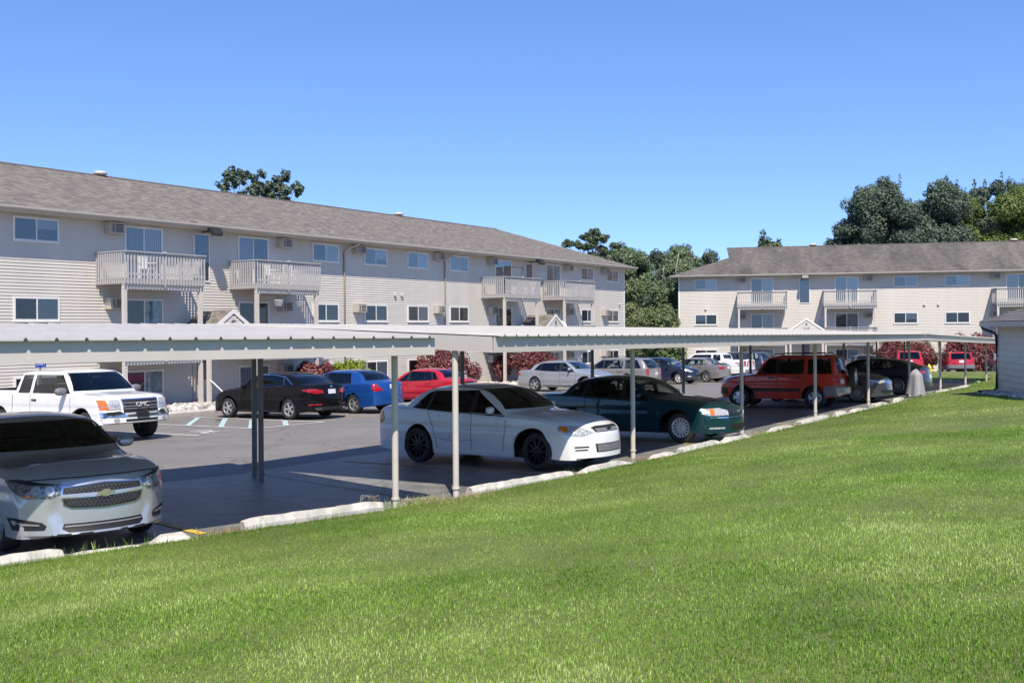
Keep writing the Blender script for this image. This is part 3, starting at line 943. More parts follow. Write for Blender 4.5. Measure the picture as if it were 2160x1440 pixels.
def carport(label, org, ang, x0, x1, yn, yf, zb0, slope, posts, ny, fy, rise=0.21, far_skip=(), far_dx=0.0):
    """org/ang: frame with x along the row; zb0: underside of the near fascia at x = 0"""
    t = thing('carport', label, 'carport', (org[0], org[1], 0), ang)
    def zb(x): return zb0 + slope * x
    w = 0.915
    n = max(1, int(round((x1 - x0) / w))); w = (x1 - x0) / n
    FH = 0.235
    me = rib_panel(w, yn, yf, rise, slope)
    for k in range(n):
        x = x0 + k * w
        mobj('roof_panel', me, t, (x, 0, zb(x) + FH + 0.006))
    def fas(y, za, hh, name, th=0.03, lip=0.05):
        V = []
        for x in (x0 + .004, x1 - .004):
            z = zb(x) + za
            V += [(x, y, z), (x, y, z + hh), (x, y + th, z + hh), (x, y + th, z + .02), (x, y + lip, z + .02), (x, y + lip, z)]
        F = [(0, 6, 7, 1), (1, 7, 8, 2), (2, 8, 9, 3), (3, 9, 10, 4), (4, 10, 11, 5), (5, 11, 6, 0), (0, 1, 2, 3, 4, 5), (11, 10, 9, 8, 7, 6)]
        MB().add(V, F).build(name, M['fascia'], t)
    fas(yn + 0.072, 0.0, FH - 0.002, 'fascia')
    fas(yf - 0.09, rise, FH - 0.006, 'rear_fascia', 0.03, -0.03)
    for x in (x0, x1 - 0.03):
        V = []
        for xx in (x, x + .03):
            V += [(xx, yn + .1235, zb(xx)), (xx, yf - .125, zb(xx) + rise), (xx, yf - .125, zb(xx) + rise + FH - .012), (xx, yn + .1235, zb(xx) + FH - .006)]
        MB().add(V, [(0, 1, 2, 3), (7, 6, 5, 4), (0, 4, 5, 1), (1, 5, 6, 2), (2, 6, 7, 3), (3, 7, 4, 0)]).build('end_fascia', M['fascia'], t)
    # purlins under the sheet
    for j, f in enumerate((0.3, 0.68)):
        y = yn + (yf - yn) * f; z = FH + rise * f
        V = []
        for xx in (x0 + .05, x1 - .05):
            V += [(xx, y, zb(xx) + z - .15), (xx, y + .06, zb(xx) + z - .15), (xx, y + .06, zb(xx) + z - .012), (xx, y, zb(xx) + z - .012)]
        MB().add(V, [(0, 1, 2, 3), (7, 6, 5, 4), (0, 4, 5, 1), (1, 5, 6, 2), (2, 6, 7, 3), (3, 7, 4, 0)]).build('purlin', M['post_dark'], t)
    c, s = math.cos(ang), math.sin(ang)
    for i, x in enumerate(posts):
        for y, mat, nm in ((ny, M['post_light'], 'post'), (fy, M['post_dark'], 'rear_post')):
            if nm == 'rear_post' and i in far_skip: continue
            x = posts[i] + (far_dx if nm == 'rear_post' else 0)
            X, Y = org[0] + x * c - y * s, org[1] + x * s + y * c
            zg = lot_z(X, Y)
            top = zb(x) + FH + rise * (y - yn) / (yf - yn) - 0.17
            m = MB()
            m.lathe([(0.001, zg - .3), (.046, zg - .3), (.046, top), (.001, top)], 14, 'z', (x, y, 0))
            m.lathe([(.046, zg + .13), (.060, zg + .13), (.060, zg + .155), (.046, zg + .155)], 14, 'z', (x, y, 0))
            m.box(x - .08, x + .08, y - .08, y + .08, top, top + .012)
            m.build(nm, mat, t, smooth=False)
    for x in posts:
        z0 = zb(x) + FH - 0.17
        yb0 = max(ny - .7, yn + .13)
        dzn = rise * (yb0 - yn) / (yf - yn); dzf = rise * (fy + .7 - yn) / (yf - yn)
        V = []
        for xx in (x - .05, x + .05):
            V += [(xx, yb0, z0 + dzn + .014), (xx, fy + .7, z0 + dzf + .014), (xx, fy + .7, z0 + dzf + .155), (xx, yb0, z0 + dzn + .155)]
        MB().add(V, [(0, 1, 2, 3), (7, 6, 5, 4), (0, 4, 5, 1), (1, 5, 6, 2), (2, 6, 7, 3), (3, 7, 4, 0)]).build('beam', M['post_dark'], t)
    return t

carport('white ribbed carport over the silver sedan, ending at the sunlit gap', A0, R(43), -18.3, 0.0, 0.0, 6.4, 2.245, -0.006, [-0.19, -6.0, -11.8, -17.6], 0.74, 5.56, far_dx=.5)
sp = 5.83
carport('long white ribbed carport over the dented white sedan and the orange SUV', P0, ROW, -0.1, 28.35, -0.86, 5.2, 2.25, -0.0078, [sp * k for k in range(5)], 0.0, 4.11)
o = xy(28.4, 0)
carport('far carport section sloping downhill past the grey draped cover', (o[0], o[1]), ROW, 0.0, 20.4, -0.86, 5.2, 2.03, -0.0232, [0.9, 6.7, 12.5, 18.4], 0.0, 4.11)
# ------------------------------------------------------------------ vehicles
def pchip(xs, ys):
    xs = np.array(xs, float); ys = np.array(ys, float)
    h = np.diff(xs); d = np.diff(ys) / h
    m = np.zeros_like(xs)
    m[0], m[-1] = d[0], d[-1]
    for i in range(1, len(xs) - 1):
        if d[i-1] * d[i] > 0:
            w1 = 2*h[i] + h[i-1]; w2 = h[i] + 2*h[i-1]
            m[i] = (w1 + w2) / (w1 / d[i-1] + w2 / d[i])
    def f(x):
        x = np.clip(x, xs[0], xs[-1])
        i = np.clip(np.searchsorted(xs, x) - 1, 0, len(h) - 1)
        t = (x - xs[i]) / h[i]
        return ((2*t**3 - 3*t**2 + 1) * ys[i] + (t**3 - 2*t**2 + t) * h[i] * m[i] + (-2*t**3 + 3*t**2) * ys[i+1] + (t**3 - t**2) * h[i] * m[i+1])
    return f

def smooth(t): t = min(1, max(0, t)); return t*t*(3-2*t)

NL = 15
class Body:
    """lofted body shell; x from the rear bumper (0) to the front bumper (L)"""
    def __init__(s, sp):
        s.sp = sp
        L, W, H = sp['L'], sp['W'], sp['H']
        s.L = L
        s.top = pchip(*zip(*sp['top']))
        s.belt = pchip(*zip(*sp['belt']))
        s.bot = pchip(*zip(*sp.get('bot', [(0, .27), (.2, .23), (.6, .20), (L-.7, .20), (L-.2, .19), (L, .19)])))
        s.wid = pchip(*zip(*sp.get('wid', [(0, .83), (.08, .90), (.35, .955), (1.0, .985), (L*.4, 1), (L*.62, 1), (L-.9, .985), (L-.35, .955), (L-.08, .90), (L, .82)])))
        s.xr = sp['ro']; s.xf = L - sp['fo']
        s.ra = sp['r'] + sp.get('gap', .055)
        s.tum = sp.get('tum', .40)
        s.bf = sp.get('bf', .26); s.br = sp.get('br', .16)
    def zb(s, x):
        z = float(s.bot(x))
        for xw in (s.xr, s.xf):
            d = x - xw
            if abs(d) < s.ra: z = max(z, s.sp['r'] + math.sqrt(s.ra**2 - d*d) * s.sp.get('archk', .98))
        return z
    def section(s, x):
        sp = s.sp
        zt = float(s.top(x)); zb = s.zb(x)
        zs = min(float(s.belt(x)), zt - .035 * min(1, (zt - float(s.bot(x))) / .3))
        zb = min(zb, zs - .02)
        w = float(s.wid(x)) * sp['W'] / 2
        rows = []
        def wf(z):
            h = (z - .2) / max(.2, (sp['H'] * .62 - .2))
            base = .945 + .055 * math.sin(math.pi * min(1, max(0, .16 + h * .62)))
            cr = sp.get('crease', .62)
            return base - .013 * math.exp(-((h - cr - .07) / .05) ** 2) + .008 * math.exp(-((h - cr + .05) / .05) ** 2)
        nl = NL
        # return lip at the lower edge
        rows.append((w * wf(zb) - .05, zb + .004))
        for j in range(nl + 1):
            z = zb + (zs - zb) * j / nl
            rows.append((w * wf(z), z))
        wsh = rows[-1][0]
        cab = zt - zs
        zr = zs + cab * (.50 if cab < .12 else .0) + ((cab - sp.get('crown', .055)) if cab >= .12 else 0)
        if .12 <= cab < .2: zr = zs + cab * .5 * (1 - (cab - .12) / .08) + (cab - sp.get('crown', .055)) * (cab - .12) / .08
        yr = wsh - s.tum * (zr - zs) - sp.get('shoulder', .055)
        ns = 8
        for j in range(1, ns + 1):
            t = j / ns
            y = wsh + (yr - wsh) * (t * .86 + .14 * min(1, t * 6)) + .012 * math.sin(math.pi * t) * min(1, cab / .3)
            rows.append((y, zs + (zr - zs) * t))
        nr = 16
        for j in range(1, nr + 1):
            g = j / nr
            y = yr * (1 - g)
            hood = smooth((x - sp['cowl'] - .10) / .2) * smooth((s.L - .16 - x) / .3)
            rows.append((y, zr + (zt - zr) * (1 - (1 - g) ** 2.6) + hood * .012 * math.exp(-((y - yr * .60) / .075) ** 2)))
        return rows, w
    def shear(s, x, y, w):
        L = s.L; k = min(1.2, (abs(y) / max(.01, w)))
        d = -s.bf * smooth((x - (L - 1.1)) / 1.1) * k ** 2.4
        d += s.br * smooth((.9 - x) / .9) * k ** 2.4
        xc = s.sp.get('cowl', L * .7)
        d -= s.sp.get('bow', .13) * math.exp(-((x - xc) / .55) ** 2) * k ** 2
        xb = s.sp.get('backl', L * .15)
        d += .09 * math.exp(-((x - xb) / .5) ** 2) * k ** 2
        return x + d
    def stations(s):
        L = s.L
        xs = list(np.arange(0.25, L - .25, .07))
        for t in (.0015, .004, .007, .012, .018, .025, .035, .05, .07): xs += [t, L - t]
        for t in np.linspace(0, 1, 9):
            xs += [.26 * t**2.2, L - .26 * t**2.2]
        for xw in (s.xr, s.xf):
            xs = [x for x in xs if abs(x - xw) > s.ra + .015]
            xs += [xw + s.ra * math.sin(a) for a in np.linspace(-math.pi/2, math.pi/2, 19)]
            xs += [xw - s.ra - .012, xw + s.ra + .012]
        xs += [x for x in s.sp.get('xadd', ())]
        xs = sorted(set(round(x, 4) for x in xs))
        out = [xs[0]]
        for x in xs[1:]:
            if x - out[-1] > .0012: out.append(x)
        return out
    def bm(s):
        xs = s.stations()
        V = []; n = None
        for x in xs:
            rows, w = s.section(x)
            full = rows + [(-y, z) for (y, z) in rows[-2::-1]]
            n = len(full)
            for (y, z) in full:
                p = (s.shear(x, y, w), y, z)
                if 'mod' in s.sp: p = s.sp['mod'](*p)
                V.append(p)
        b = bmesh.new()
        vs = [b.verts.new(p) for p in V]
        for i in range(len(xs) - 1):
            for k in range(n - 1):
                b.faces.new((vs[i*n + k], vs[i*n + k + 1], vs[(i+1)*n + k + 1], vs[(i+1)*n + k]))
        b.faces.new([vs[k] for k in range(n)])
        b.faces.new([vs[(len(xs)-1)*n + k] for k in range(n)][::-1])
        bmesh.ops.recalc_face_normals(b, faces=b.faces)
        # make sure the normals point out
        f = max(b.faces, key=lambda q: q.calc_center_median().z)
        if f.normal.z < 0: bmesh.ops.reverse_faces(b, faces=b.faces[:])
        return b

def cut_region(bm, poly, axes, sel):
    """cut the shell along a convex outline seen along the third axis and return the faces inside"""
    cx = sum(p[0] for p in poly) / len(poly); cz = sum(p[1] for p in poly) / len(poly)
    planes = []
    n = len(poly)
    for i in range(n):
        a, b = poly[i], poly[(i + 1) % n]
        nx, nz = b[1] - a[1], -(b[0] - a[0])
        l = math.hypot(nx, nz); nx /= l; nz /= l
        if nx * (cx - a[0]) + nz * (cz - a[1]) > 0: nx, nz = -nx, -nz
        planes.append((a, nx, nz))
    lo = [min(p[k] for p in poly) - .15 for k in (0, 1)]; hi = [max(p[k] for p in poly) + .15 for k in (0, 1)]
    for (a, nx, nz) in planes:
        fs = []
        for f in bm.faces:
            c = f.calc_center_median()
            if sel(c, f) and lo[0] < c[axes[0]] < hi[0] and lo[1] < c[axes[1]] < hi[1]: fs.append(f)
        geom = set(fs)
        for f in fs:
            geom.update(f.edges); geom.update(f.verts)
        co = [0, 0, 0]; no = [0, 0, 0]
        co[axes[0]], co[axes[1]] = a; no[axes[0]], no[axes[1]] = nx, nz
        bmesh.ops.bisect_plane(bm, geom=list(geom), plane_co=co, plane_no=no, dist=1e-5)
    out = []
    for f in bm.faces:
        c = f.calc_center_median()
        if not sel(c, f): continue
        if all((c[axes[0]] - a[0]) * nx + (c[axes[1]] - a[1]) * nz < 1e-5 for (a, nx, nz) in planes): out.append(f)
    return out

def take_faces(bm, faces, mat, inset=0.0):
    """copy faces to a new mesh and remove them from the shell"""
    idx = {}; V = []; F = []
    for f in faces:
        q = []
        for v in f.verts:
            if v not in idx:
                idx[v] = len(V); V.append(v.co - v.normal * inset)
            q.append(idx[v])
        F.append(q)
    me = mesh('pane', V, F, mat, True)
    bmesh.ops.delete(bm, geom=list(faces), context='FACES')
    return me

def view_frame(view, L=0, W=0, sg=1):
    """ray direction and map from outline coordinates to a point. f/r/l/R/t: straight views; 'c'/'d': front/rear corner seen at an angle"""
    if view in 'cd':
        ph = R(42)
        if view == 'c':
            o = Vector((L - .22, sg * W * .43, 0)); e = Vector((-math.sin(ph), sg * math.cos(ph), 0)); d = Vector((-math.cos(ph), -sg * math.sin(ph), 0))
        else:
            o = Vector((.16, sg * W * .44, 0)); e = Vector((math.sin(ph), sg * math.cos(ph), 0)); d = Vector((math.cos(ph), -sg * math.sin(ph), 0))
        return d, lambda p: o + e * p[0] + Vector((0, 0, p[1]))
    d = {'f': Vector((-1, 0, 0)), 'r': Vector((1, 0, 0)), 'l': Vector((0, -1, 0)), 'R': Vector((0, 1, 0)), 't': Vector((0, 0, -1))}[view]
    mp = {'f': lambda p: Vector((L, p[0], p[1])), 'r': lambda p: Vector((0, p[0], p[1])), 'l': lambda p: Vector((p[0], W / 2, p[1])), 'R': lambda p: Vector((p[0], -W / 2, p[1])), 't': lambda p: Vector((p[0], p[1], 1))}[view]
    return d, mp

def drape(bvh, poly, view, mat, off=0.006, grid=.07, back=.02, name='trim', dim=(4.5, 1.8), sg=1):
    """lay a flat outline, given as seen in the view, on the body shell as a thin raised piece"""
    d, mp = view_frame(view, dim[0], dim[1], sg)
    b = bmesh.new()
    b.faces.new([b.verts.new((p[0], p[1], 0)) for p in poly])
    for k in (0, 1):
        lo = min(p[k] for p in poly); hi = max(p[k] for p in poly)
        n = int((hi - lo) / grid)
        for j in range(1, n + 1):
            co = [0, 0, 0]; co[k] = lo + (hi - lo) * j / (n + 1)
            no = [0, 0, 0]; no[k] = 1
            bmesh.ops.bisect_plane(b, geom=b.verts[:] + b.edges[:] + b.faces[:], plane_co=co, plane_no=no)
    nrm = {}
    for v in b.verts:
        o = mp((v.co.x, v.co.y))
        hit, no, i, dist = bvh.ray_cast(o - d * 4.0, d)
        if hit is None or dist > 6.0:
            hit, no, i, dist = bvh.find_nearest(o)
        if no.dot(d) > 0: no = -no
        v.co = hit + no * off
        nrm[v] = no.copy()
    top_faces = b.faces[:]
    b.normal_update()
    if sum(f.normal.dot(d) * f.calc_area() for f in top_faces) > 0:
        bmesh.ops.reverse_faces(b, faces=top_faces)
    edges = [e for e in b.edges if e.is_boundary]
    r = bmesh.ops.extrude_edge_only(b, edges=edges)
    keys = list(nrm)
    for v in [g for g in r['geom'] if isinstance(g, bmesh.types.BMVert)]:
        near = min(keys, key=lambda w: (w.co - v.co).length_squared)
        v.co -= nrm[near] * (off + back)
    bmesh.ops.recalc_face_normals(b, faces=b.faces)
    b.normal_update()
    if sum(f.normal.dot(d) * f.calc_area() for f in top_faces) > 0:
        bmesh.ops.reverse_faces(b, faces=b.faces[:])
    me = bpy.data.meshes.new(name); b.to_mesh(me); b.free()
    me.materials.append(mat)
    me.polygons.foreach_set('use_smooth', [True] * len(me.polygons))
    try: me.set_sharp_from_angle(angle=R(40))
    except Exception: pass
    return me

def ribbon(bvh, pts, w, view, mat, off=.0025, name='trim'):
    """thin line on the body along 2-D points"""
    V = []; F = []
    ax = {'f': (1, 2), 'r': (1, 2), 'l': (0, 2), 'R': (0, 2), 't': (0, 1)}[view]
    third = ({0, 1, 2} - set(ax)).pop()
    d = {'f': Vector((-1, 0, 0)), 'r': Vector((1, 0, 0)), 'l': Vector((0, -1, 0)), 'R': Vector((0, 1, 0)), 't': Vector((0, 0, -1))}[view]
    P = []
    for a, c in zip(pts[:-1], pts[1:]):
        n = max(1, int(math.hypot(c[0]-a[0], c[1]-a[1]) / .06))
        P += [(a[0] + (c[0]-a[0]) * i / n, a[1] + (c[1]-a[1]) * i / n) for i in range(n)]
    P.append(pts[-1])
    for i, p in enumerate(P):
        q0, q1 = P[max(0, i-1)], P[min(len(P)-1, i+1)]
        t = (q1[0]-q0[0], q1[1]-q0[1]); l = math.hypot(*t) or 1
        nx, nz = -t[1]/l * w/2, t[0]/l * w/2
        for sgn in (-1, 1):
            o = Vector((0, 0, 0)); o[ax[0]] = p[0] + sgn*nx; o[ax[1]] = p[1] + sgn*nz
            hit, no, _, _ = bvh.ray_cast(o - d * 9, d)
            if hit is None: hit, no, _, _ = bvh.find_nearest(o - d * .5)
            if no.dot(d) > 0: no = -no
            V.append(hit + no * off)
    for i in range(len(P) - 1): F.append((2*i, 2*i+1, 2*i+3, 2*i+2))
    me = mesh(name, V, F, mat, True)
    if sum(p.normal.dot(d) for p in me.polygons) > 0: me.flip_normals()
    return me

M['tyre'] = plain('tyre_rubber', (0.022, 0.022, 0.023), 0.75, var=0.3, scale=12)
M['rim'] = plain('alloy_rim', (0.55, 0.55, 0.56), 0.28, metal=0.75, var=0.06)
M['rim_white'] = plain('painted_rim', (0.62, 0.62, 0.62), 0.4, metal=0.2, var=0.06)
M['rim_black'] = plain('black_rim', (0.012, 0.012, 0.013), 0.25, metal=0.3, var=0.1)
M['chrome'] = plain('chrome', (0.75, 0.75, 0.77), 0.08, metal=1.0, var=0.02)
M['black_trim'] = plain('black_trim', (0.018, 0.018, 0.019), 0.45, var=0.2)
M['grey_trim'] = plain('grey_trim', (0.16, 0.16, 0.17), 0.5, var=0.1)
M['gap'] = plain('panel_gap', (0.01, 0.01, 0.01), 0.6)
M['car_glass'] = glass('car_glass', (0.55, 0.62, 0.59), 1.2)
M['car_glass_dark'] = glass('car_glass_dark', (0.20, 0.22, 0.23), 1.3)
M['car_inside'] = plain('car_inside', (0.03, 0.03, 0.032), 0.8, var=0.3)
M['seat_grey'] = plain('seat_cloth', (0.12, 0.12, 0.125), 0.9, var=0.2)
M['lamp_clear'] = plain('lamp_clear', (0.46, 0.46, 0.46), 0.22, metal=0.25, var=0.6, scale=34, coat=0.6)
M['lamp_dark'] = plain('lamp_smoked', (0.17, 0.17, 0.175), 0.2, metal=0.3, var=0.9, scale=34, coat=0.7)
M['lamp_red'] = plain('lamp_red', (0.33, 0.010, 0.016), 0.08, var=0.35, scale=18, coat=1.0)
M['lamp_amber'] = plain('lamp_amber', (0.62, 0.16, 0.015), 0.1, var=0.2, scale=20, coat=1.0)
M['plate'] = plain('number_plate', (0.62, 0.64, 0.68), 0.4, var=0.15, scale=30)

def tyre_mesh(r, w, rr):
    h = w / 2
    m = MB().lathe([(rr, -h * .8), (rr + .01, -h * .95), (rr + (r - rr) * .5, -h * 1.06), (r - .02, -h * .93), (r - .004, -h * .75), (r, -h * .3), (r, h * .3), (r - .004, h * .75), (r - .02, h * .93),
                    (rr + (r - rr) * .5, h * 1.06), (rr + .01, h * .95), (rr, h * .8), (rr, -h * .8)], 32, 'y')
    return m.mesh('tyre', M['tyre'], True)
def rim_mesh(rr, w, n, style, mat, pair=False):
    h = w / 2
    m = MB()
    m.lathe([(rr + .004, h * .55), (rr + .004, h * .86), (rr - .012, h * .90), (rr - .022, h * .70), (rr - .03, -h * .5), (rr - .02, -h * .8)], 32, 'y')
    m.lathe([(rr - .02, -h * .25), (rr * .2, -h * .2), (.001, -h * .2)], 24, 'y', mi=1)
    m.lathe([(.001, h * .80), (.045, h * .80), (.065, h * .70), (.075, h * .30)], 16, 'y')
    for k in range(n):
        a = 2 * math.pi * k / n
        if style == 'steel':
            offs = [0]
            wi, wo = .075, .055
        else:
            offs = [-.10, .10] if pair else [0]
            wi, wo = (.020, .020) if pair else ((.040, .030) if n <= 6 else (.022, .018))
            if style == 'wide': wi, wo = .050, .062
        for da in offs:
            b = a + da
            ca, sa = math.cos(b), math.sin(b)
            def P(rad, t, y): return (ca * rad - sa * t, y, sa * rad + ca * t)
            y0, y1 = h * .74, h * .66
            ri, ro = .03, rr - .01
            V = [P(ri, -wi, y0), P(ri, wi, y0), P(ro, wo, y1), P(ro, -wo, y1), P(ri, -wi, y0 - .05), P(ri, wi, y0 - .05), P(ro, wo, y1 - .035), P(ro, -wo, y1 - .035)]
            m.add(V, [(0, 1, 2, 3), (4, 7, 6, 5), (0, 3, 7, 4), (1, 5, 6, 2), (2, 6, 7, 3)])
    return m.mesh('rim', [mat, M['gap']], False)

def seat_mesh():
    m = MB()
    m.box(-.25, .25, -.25, .25, 0, .16)
    m.add([(-.27, -.24, .12), (-.27, .24, .12), (-.15, .24, .12), (-.15, -.24, .12), (-.45, -.21, .62), (-.45, .21, .62), (-.34, .21, .62), (-.34, -.21, .62)],
          [(0, 3, 2, 1), (4, 5, 6, 7), (0, 1, 5, 4), (1, 2, 6, 5), (2, 3, 7, 6), (3, 0, 4, 7)])
    m.add([(-.47, -.13, .66), (-.47, .13, .66), (-.38, .13, .66), (-.38, -.13, .66), (-.50, -.11, .84), (-.50, .11, .84), (-.42, .11, .84), (-.42, -.11, .84)],
          [(0, 3, 2, 1), (4, 5, 6, 7), (0, 1, 5, 4), (1, 2, 6, 5), (2, 3, 7, 6), (3, 0, 4, 7)])
    return m.mesh('seat', M['seat_grey'], bevel=.02)

def mirror_im(poly): return [(-a, b) for a, b in poly]

def car(name, label, cat, spec, mats, pos, heading, steer=0.0, detail=None, group='parked cars', glass_dark=False, roofrack=False):
    """pos: ground point under the middle of the car, heading: direction of the nose"""
    sp = spec
    L, W = sp['L'], sp['W']
    x, y = pos
    t = thing(name, label, cat, (x, y, 0), heading, group)
    ch, sh = math.cos(heading), math.sin(heading)
    # sit on the sloping ground
    zf = lot_z(x + ch * L * .3, y + sh * L * .3); zr = lot_z(x - ch * L * .3, y - sh * L * .3)
    t.location.z = (zf + zr) / 2 + .022
    t.rotation_mode = 'XYZ'
    zl = lot_z(x - sh * .75, y + ch * .75); zrt = lot_z(x + sh * .75, y - ch * .75)
    t.rotation_euler = (math.atan2(zl - zrt, 1.5), -math.atan2(zf - zr, L * .6), heading)
    T = Matrix.Translation((-L / 2, 0, 0))
    B = Body(sp)
    bm = B.bm()
    bvh = BVHTree.FromBMesh(bm)
    gm = M['car_glass_dark'] if glass_dark else M['car_glass']
    def place(nm, me, parent=None):
        me.transform(T)
        return mobj(nm, me, parent or t)
    # windows
    hd, cw, hz, cz = sp['head'], sp['cowl'], float(B.top(sp['head'])), float(B.top(sp['cowl']))
    rows, w = B.section(cw - .03)
    def half_at(xx):
        rows, w = B.section(xx)
        return max(r[0] for r in rows[NL + 9:NL + 11]), w
    yb, _ = half_at(cw - .10); yt, _ = half_at(hd + .04)
    mid = sp.get('mid', L * .5)
    ws = cut_region(bm, [(-yb + .02, cz + .03), (yb - .02, cz + .03), (yt - .06, hz - .025), (-yt + .06, hz - .025)], (1, 2), lambda c, f: c.x > mid and c.z > cz - .1 and f.normal.z > .12 and f.normal.x > .1)
    place('windscreen', take_faces(bm, ws, M['car_glass'], .004))
    if sp.get('rear_glass', True):
        rg = sp['rglass']       # (z low, z high, half width low, half width high)
        fs = cut_region(bm, [(-rg[2], rg[0]), (rg[2], rg[0]), (rg[3], rg[1]), (-rg[3], rg[1])], (1, 2), lambda c, f: c.x < sp.get('mid_r', L * .42) and f.normal.x < -.08 and c.z > rg[0] - .1)
        if fs: place('rear_window', take_faces(bm, fs, gm, .004))
    for poly in sp['side']:
        for sg in (1, -1):
            fs = cut_region(bm, poly, (0, 2), lambda c, f: c.y * sg > .2 and abs(f.normal.y) > .45)
            if fs: place('side_window', take_faces(bm, fs, gm, .004))
    if sp.get('bed'):
        x0b, x1b, zb_ = sp['bed']
        yy = W / 2 - .14
        fs = cut_region(bm, [(x0b, -yy), (x1b, -yy), (x1b, yy), (x0b, yy)], (0, 1), lambda c, f: f.normal.z > .5 and c.z > zb_ - .25 and c.x < x1b + .2)
        bmesh.ops.delete(bm, geom=fs, context='FACES')
        i = MB()
        i.box(x0b, x1b, -yy, yy, .66, .68)
        for a, b_ in ((-yy - .004, -yy + .02), (yy - .02, yy + .004)): i.box(x0b, x1b, a, b_, .681, zb_ - .01)
        i.box(x0b, x0b + .03, -yy + .021, yy - .021, .681, zb_ - .02).box(x1b - .03, x1b, -yy + .021, yy - .021, .681, zb_ - .02)
        place('bed_liner', i.mesh('bed_liner', M['black_trim']))
    me = bpy.data.meshes.new('body')
    bm.to_mesh(me); bm.free()
    me.materials.append(mats['body'])
    me.polygons.foreach_set('use_smooth', [True] * len(me.polygons))
    try: me.set_sharp_from_angle(angle=R(50))
    except Exception: pass
    body = place('body', me)
    # black boxes added under the open shell to block light, and cabin floor
    ub = float(B.bot(L * .5)) - .20
    u = MB()
    u.box(B.xr + B.ra * .9, B.xf - B.ra * .9, -W * .42, W * .42, .19 + ub, .34 + ub)
    u.box(.35, L - .35, -W * .30, W * .30, .22 + ub, .40 + ub)
    u.box(.25, B.xr - B.ra * .8, -W * .40, W * .40, .26 + ub, .45 + ub)
    u.box(B.xf - B.ra, L - .42, -W * .27, W * .27, .30 + ub, .62 + ub)
    place('underbody', u.mesh('underbody', M['gap']))
    # wheels
    tw, r, rr = sp.get('tw', .21), sp['r'], sp['r'] * sp.get('rimk', .66)
    key = (round(r, 3), round(tw, 3), round(rr, 3))
    tm = cached(('tyre',) + key, lambda: tyre_mesh(r, tw, rr))
    st = sp.get('rim', (7, 'alloy', M['rim'], False))
    rm = cached(('rim', st[0], st[1], st[2].name, st[3]) + key, lambda: rim_mesh(rr, tw, st[0], st[1], st[2], st[3]))
    for xw, sa in ((B.xr, 0), (B.xf, steer)):
        for sg in (1, -1):
            we = empty('wheel', (xw - L / 2, sg * (W / 2 - tw / 2 - sp.get('track_in', .045)), r - .012), (0 if sg > 0 else math.pi) + sa, t)
            mobj('tyre', tm, we); mobj('rim', rm, we)
    # cabin
    if sp.get('cabin', True):
        sm = cached('seat', seat_mesh)
        zfl = sp.get('floor', .42)
        for sg in (1, -1):
            so = mobj('seat', sm, t, (sp['seat'] - L / 2, sg * W * .2, zfl))
        MB().box(-.3, .2, -W * .32, W * .32, 0, .3).build('rear_seat', M['seat_grey'], t, loc=(sp['seat'] - .95 - L / 2, 0, zfl - .02), bevel=.03)
        MB().add([(-.42, -W*.31, .1), (-.42, W*.31, .1), (-.26, W*.31, .1), (-.26, -W*.31, .1), (-.55, -W*.30, .60), (-.55, W*.30, .60), (-.44, W*.30, .60), (-.44, -W*.30, .60)],
                 [(0, 3, 2, 1), (4, 5, 6, 7), (0, 1, 5, 4), (1, 2, 6, 5), (2, 3, 7, 6), (3, 0, 4, 7)]).build('rear_backrest', M['seat_grey'], t, loc=(sp['seat'] - .95 - L / 2, 0, zfl), bevel=.03)
        dz = cz - .06
        MB().prism([(cw - .75, dz - .38), (cw - .70, dz - .08), (cw - .45, dz), (cw - .05, dz - .02), (cw - .05, dz - .38)], 'y', -W * .37, W * .37).build('dashboard', M['car_inside'], t, loc=(-L / 2, 0, 0), bevel=.02)
        ring = [(0, .19 * math.cos(a), .19 * math.sin(a)) for a in np.linspace(0, 2 * math.pi, 17)]
        sw = MB().tube(ring, .016, 6, caps=False); sw.tube([(0, -.18, 0), (0, .18, 0)], .02, 5).tube([(0, 0, 0), (.25, 0, -.1)], .03, 6)
        so = sw.build('steering_wheel', M['car_inside'], t, loc=(cw - .82 - L / 2, W * .2, dz - .02))
        so.rotation_euler = (0, R(-25), 0)
        MB().box(-.015, .015, -.12, .12, -.035, .035).build('rear_view_mirror', M['car_inside'], t, loc=(hd + .16 - L / 2, 0, hz - .15), bevel=.01)
    # mirrors
    mz, mx = sp.get('mirror', (cz + .02, cw - .48))
    mw = float(B.wid(mx)) * W / 2
    for sg in (1, -1):
        k = sp.get('mk', 1.0)
        mm = MB()
        V = []; F = []
        n = 12
        for i in range(7):
            a = -1 + 2 * i / 6
            rad = math.sqrt(max(0, 1 - abs(a) ** 3))
            for j in range(n):
                b_ = 2 * math.pi * j / n
                V.append((mx + .055 * k * math.copysign(abs(math.cos(b_)) ** .7, math.cos(b_)) * max(.25, rad) + (-.02 * a * sg if False else 0), sg * (mw + .075 * k + a * .11 * k), mz + .065 * k * math.copysign(abs(math.sin(b_)) ** .7, math.sin(b_)) * max(.25, rad)))
        for i in range(6):
            for j in range(n): F.append((i*n + j, i*n + (j+1) % n, (i+1)*n + (j+1) % n, (i+1)*n + j))
        F.append(tuple(range(n))); F.append(tuple(range(6*n, 7*n)))
        mm.add(V, F)
        mo = place('wing_mirror', mm.mesh('wing_mirror', mats.get('mirror', mats['body']), True))
    # door gaps, handles, lamps, grille, plates
    for (pts, wd) in sp.get('gaps', ()):
        for v in 'lR': place('panel_gap', ribbon(bvh, pts, wd, v, M['gap'], name='panel_gap'))
